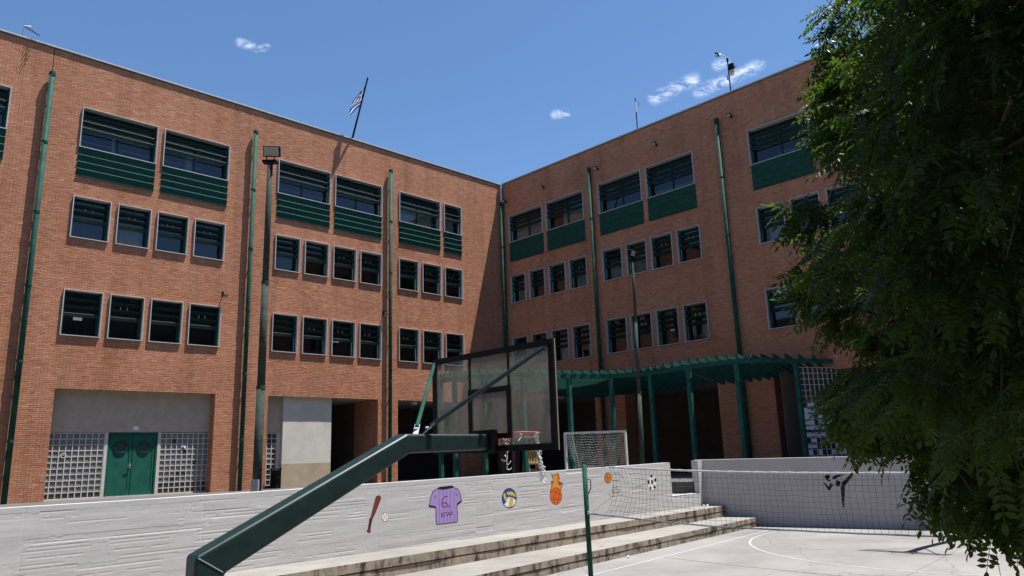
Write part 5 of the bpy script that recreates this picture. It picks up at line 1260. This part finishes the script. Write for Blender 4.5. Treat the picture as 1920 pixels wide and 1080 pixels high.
# the rest of the crown, above and to the right of the view
for _ in range(70): clumps.append((at(rt_.uniform(1760, 2600), rt_.uniform(-560, -60), rt_.uniform(3.4, 6.8)), 1.35))
for _ in range(60): clumps.append((at(rt_.uniform(1985, 2700), rt_.uniform(-60, 900), rt_.uniform(3.2, 6.8)), 1.3))
crown_c = TP + np.array([0, 0, 4.0 - TP[2]])
LV = []; LF = []; base = 0; leaves = []
for ci, (c, sc) in enumerate(clumps):
    R = .26 * sc; nleaf = int(41 * (sc ** 1.3 if sc > 1 else sc))
    outd = c - crown_c; outd[2] *= .3; outd /= np.linalg.norm(outd) + 1e-6
    for _ in range(nleaf):
        o = rng.normal(0, 1, 3); o /= np.linalg.norm(o); o *= R * rng.random() ** .45; o[2] *= .8
        d = o / (R + 1e-6) * .7 + outd * .55 + np.array([0, 0, -.45]) + rng.normal(0, .25, 3); d /= np.linalg.norm(d)
        up = np.array([0, 0, 1.]) + rng.normal(0, .35, 3); y_ = np.cross(up, d); y_ /= np.linalg.norm(y_); z_ = np.cross(d, y_)
        leaves.append((rng.integers(0, 7), np.stack([d, y_, z_], 1) * rng.uniform(.55, .92), c + o - d * .08))
def pxof(p): q = p - CAM; z = q @ CF; return 960 + FPX * (q @ CR) / z, 540 - FPX * (q @ CU) / z, z
vis = []
for i, (k, Rm, p) in enumerate(leaves):
    x, y, z = pxof(p)
    if 0 < x < 1915 and 0 < y < 1080: vis.append((z, i))
vis.sort(); own = {i for _, i in vis[:300]}
tmesh = []
for V, F in TEMPL:
    me = bpy.data.meshes.new('leaf'); me.from_pydata(V.tolist(), [], F); me.materials.append(M_LEAF); tmesh.append(me)
tov = np.array(TO)
for i, (k, Rm, p) in enumerate(leaves):
    if i in own:
        o = link('leaf', tmesh[k], tree); Mx = Matrix(Rm.tolist()).to_4x4(); Mx.translation = Vector((p - tov).tolist()); o.matrix_local = Mx
        continue
    V, F = TEMPL[k]; LV.append(V @ Rm.T + p - tov); LF += [tuple(q + base for q in f) for f in F]; base += len(V)
me = bpy.data.meshes.new('crown'); me.from_pydata(np.concatenate(LV).tolist(), [], LF); me.materials.append(M_LEAF); me.update(); link('crown', me, tree, 'stuff')
b = MB(); b.tube([TP * (1, 1, 0) + (0, 0, .0), TP * (1, 1, 0) + (.05, .05, .9), TP * (1, 1, 0) + (-.02, .1, 2.2), TP * (1, 1, 0) + (-.1, .12, 3.1)], [.21, .17, .15, .13], 12); b.build('trunk', M_BARK, tree, TO, smooth=True)
fork = TP * (1, 1, 0) + np.array((-.08, .12, 3.0)); nodes = []
for px, py, d in ((1760, 120, 5.4), (1720, 380, 5.2), (1700, 560, 5.2), (1740, 760, 5.0), (1820, 900, 4.6), (1850, 300, 4.2), (1880, 620, 4.2), (1800, -120, 5.4), (2100, -250, 5), (2250, 250, 5), (2000, 500, 4.8), (1650, 250, 5.6)): nodes.append(at(px, py, d))
for q in nodes:
    mid = (fork + q) / 2 + np.array((0, 0, .35)); m = MB(); pts_ = [fork, fork * .6 + mid * .4 + (0, 0, .1), mid, mid * .4 + q * .6 + (0, 0, .08), q]; m.tube(pts_, [.06, .045, .032, .022, .012], 7); m.build('limb', M_BARK, tree, TO, smooth=True)
b = MB()
for c, sc in clumps:
    q = min(nodes, key=lambda n_: np.linalg.norm(n_ - c)); mid = (q + c) / 2 + np.array((0, 0, .10)) + rng.normal(0, .04, 3); b.tube([q, mid, c + (0, 0, .02)], [.010, .006, .0025], 4, cap=False)
    for _ in range(4): b.tube([c * .8 + mid * .2, c + rng.normal(0, .1, 3)], [.003, .0015], 3, cap=False)
b.build('twigs', M_BARK, tree, TO, kind='stuff')

# ------------------------------------------------------------------ unseen blocks added across the court to cut sky fill and darken pane reflections
M_BLK = mat('block_render', (.20, .185, .17), .9, noise=.15, nscale=.4)
def block(x0, y0, x1, y1, h, label):
    O = ((x0 + x1) / 2, (y0 + y1) / 2, 0); t = thing('unseen_block', O, label, 'building', 'unseen blocks across the court')
    MB().box((x0, y0, 0.002), (x1, y1, h)).build('wall', M_BLK, t, O); MB().box((x0 - .3, y0 - .3, h + .002), (x1 + .3, y1 + .3, h + .25)).build('roof', M_BLK, t, O)
    f = 0
    for k in range(int(h / 3.3)):
        z = 1.2 + 3.3 * k
        n = int((x1 - x0) / 4)
        for i in range(n): x = x0 + 2 + 4 * i; MB().box((x - .7, y1 - .05, z), (x + .7, y1 + .03, z + 1.4)).build('window', M_BLOCKD, t, O)
block(-62, -58, 14, -46, 21.0, 'plain grey unseen block facing the sunlit school wing across the court')
block(-78, -44, -62, 14, 19.0, 'plain grey unseen block closing the far side of the yard')
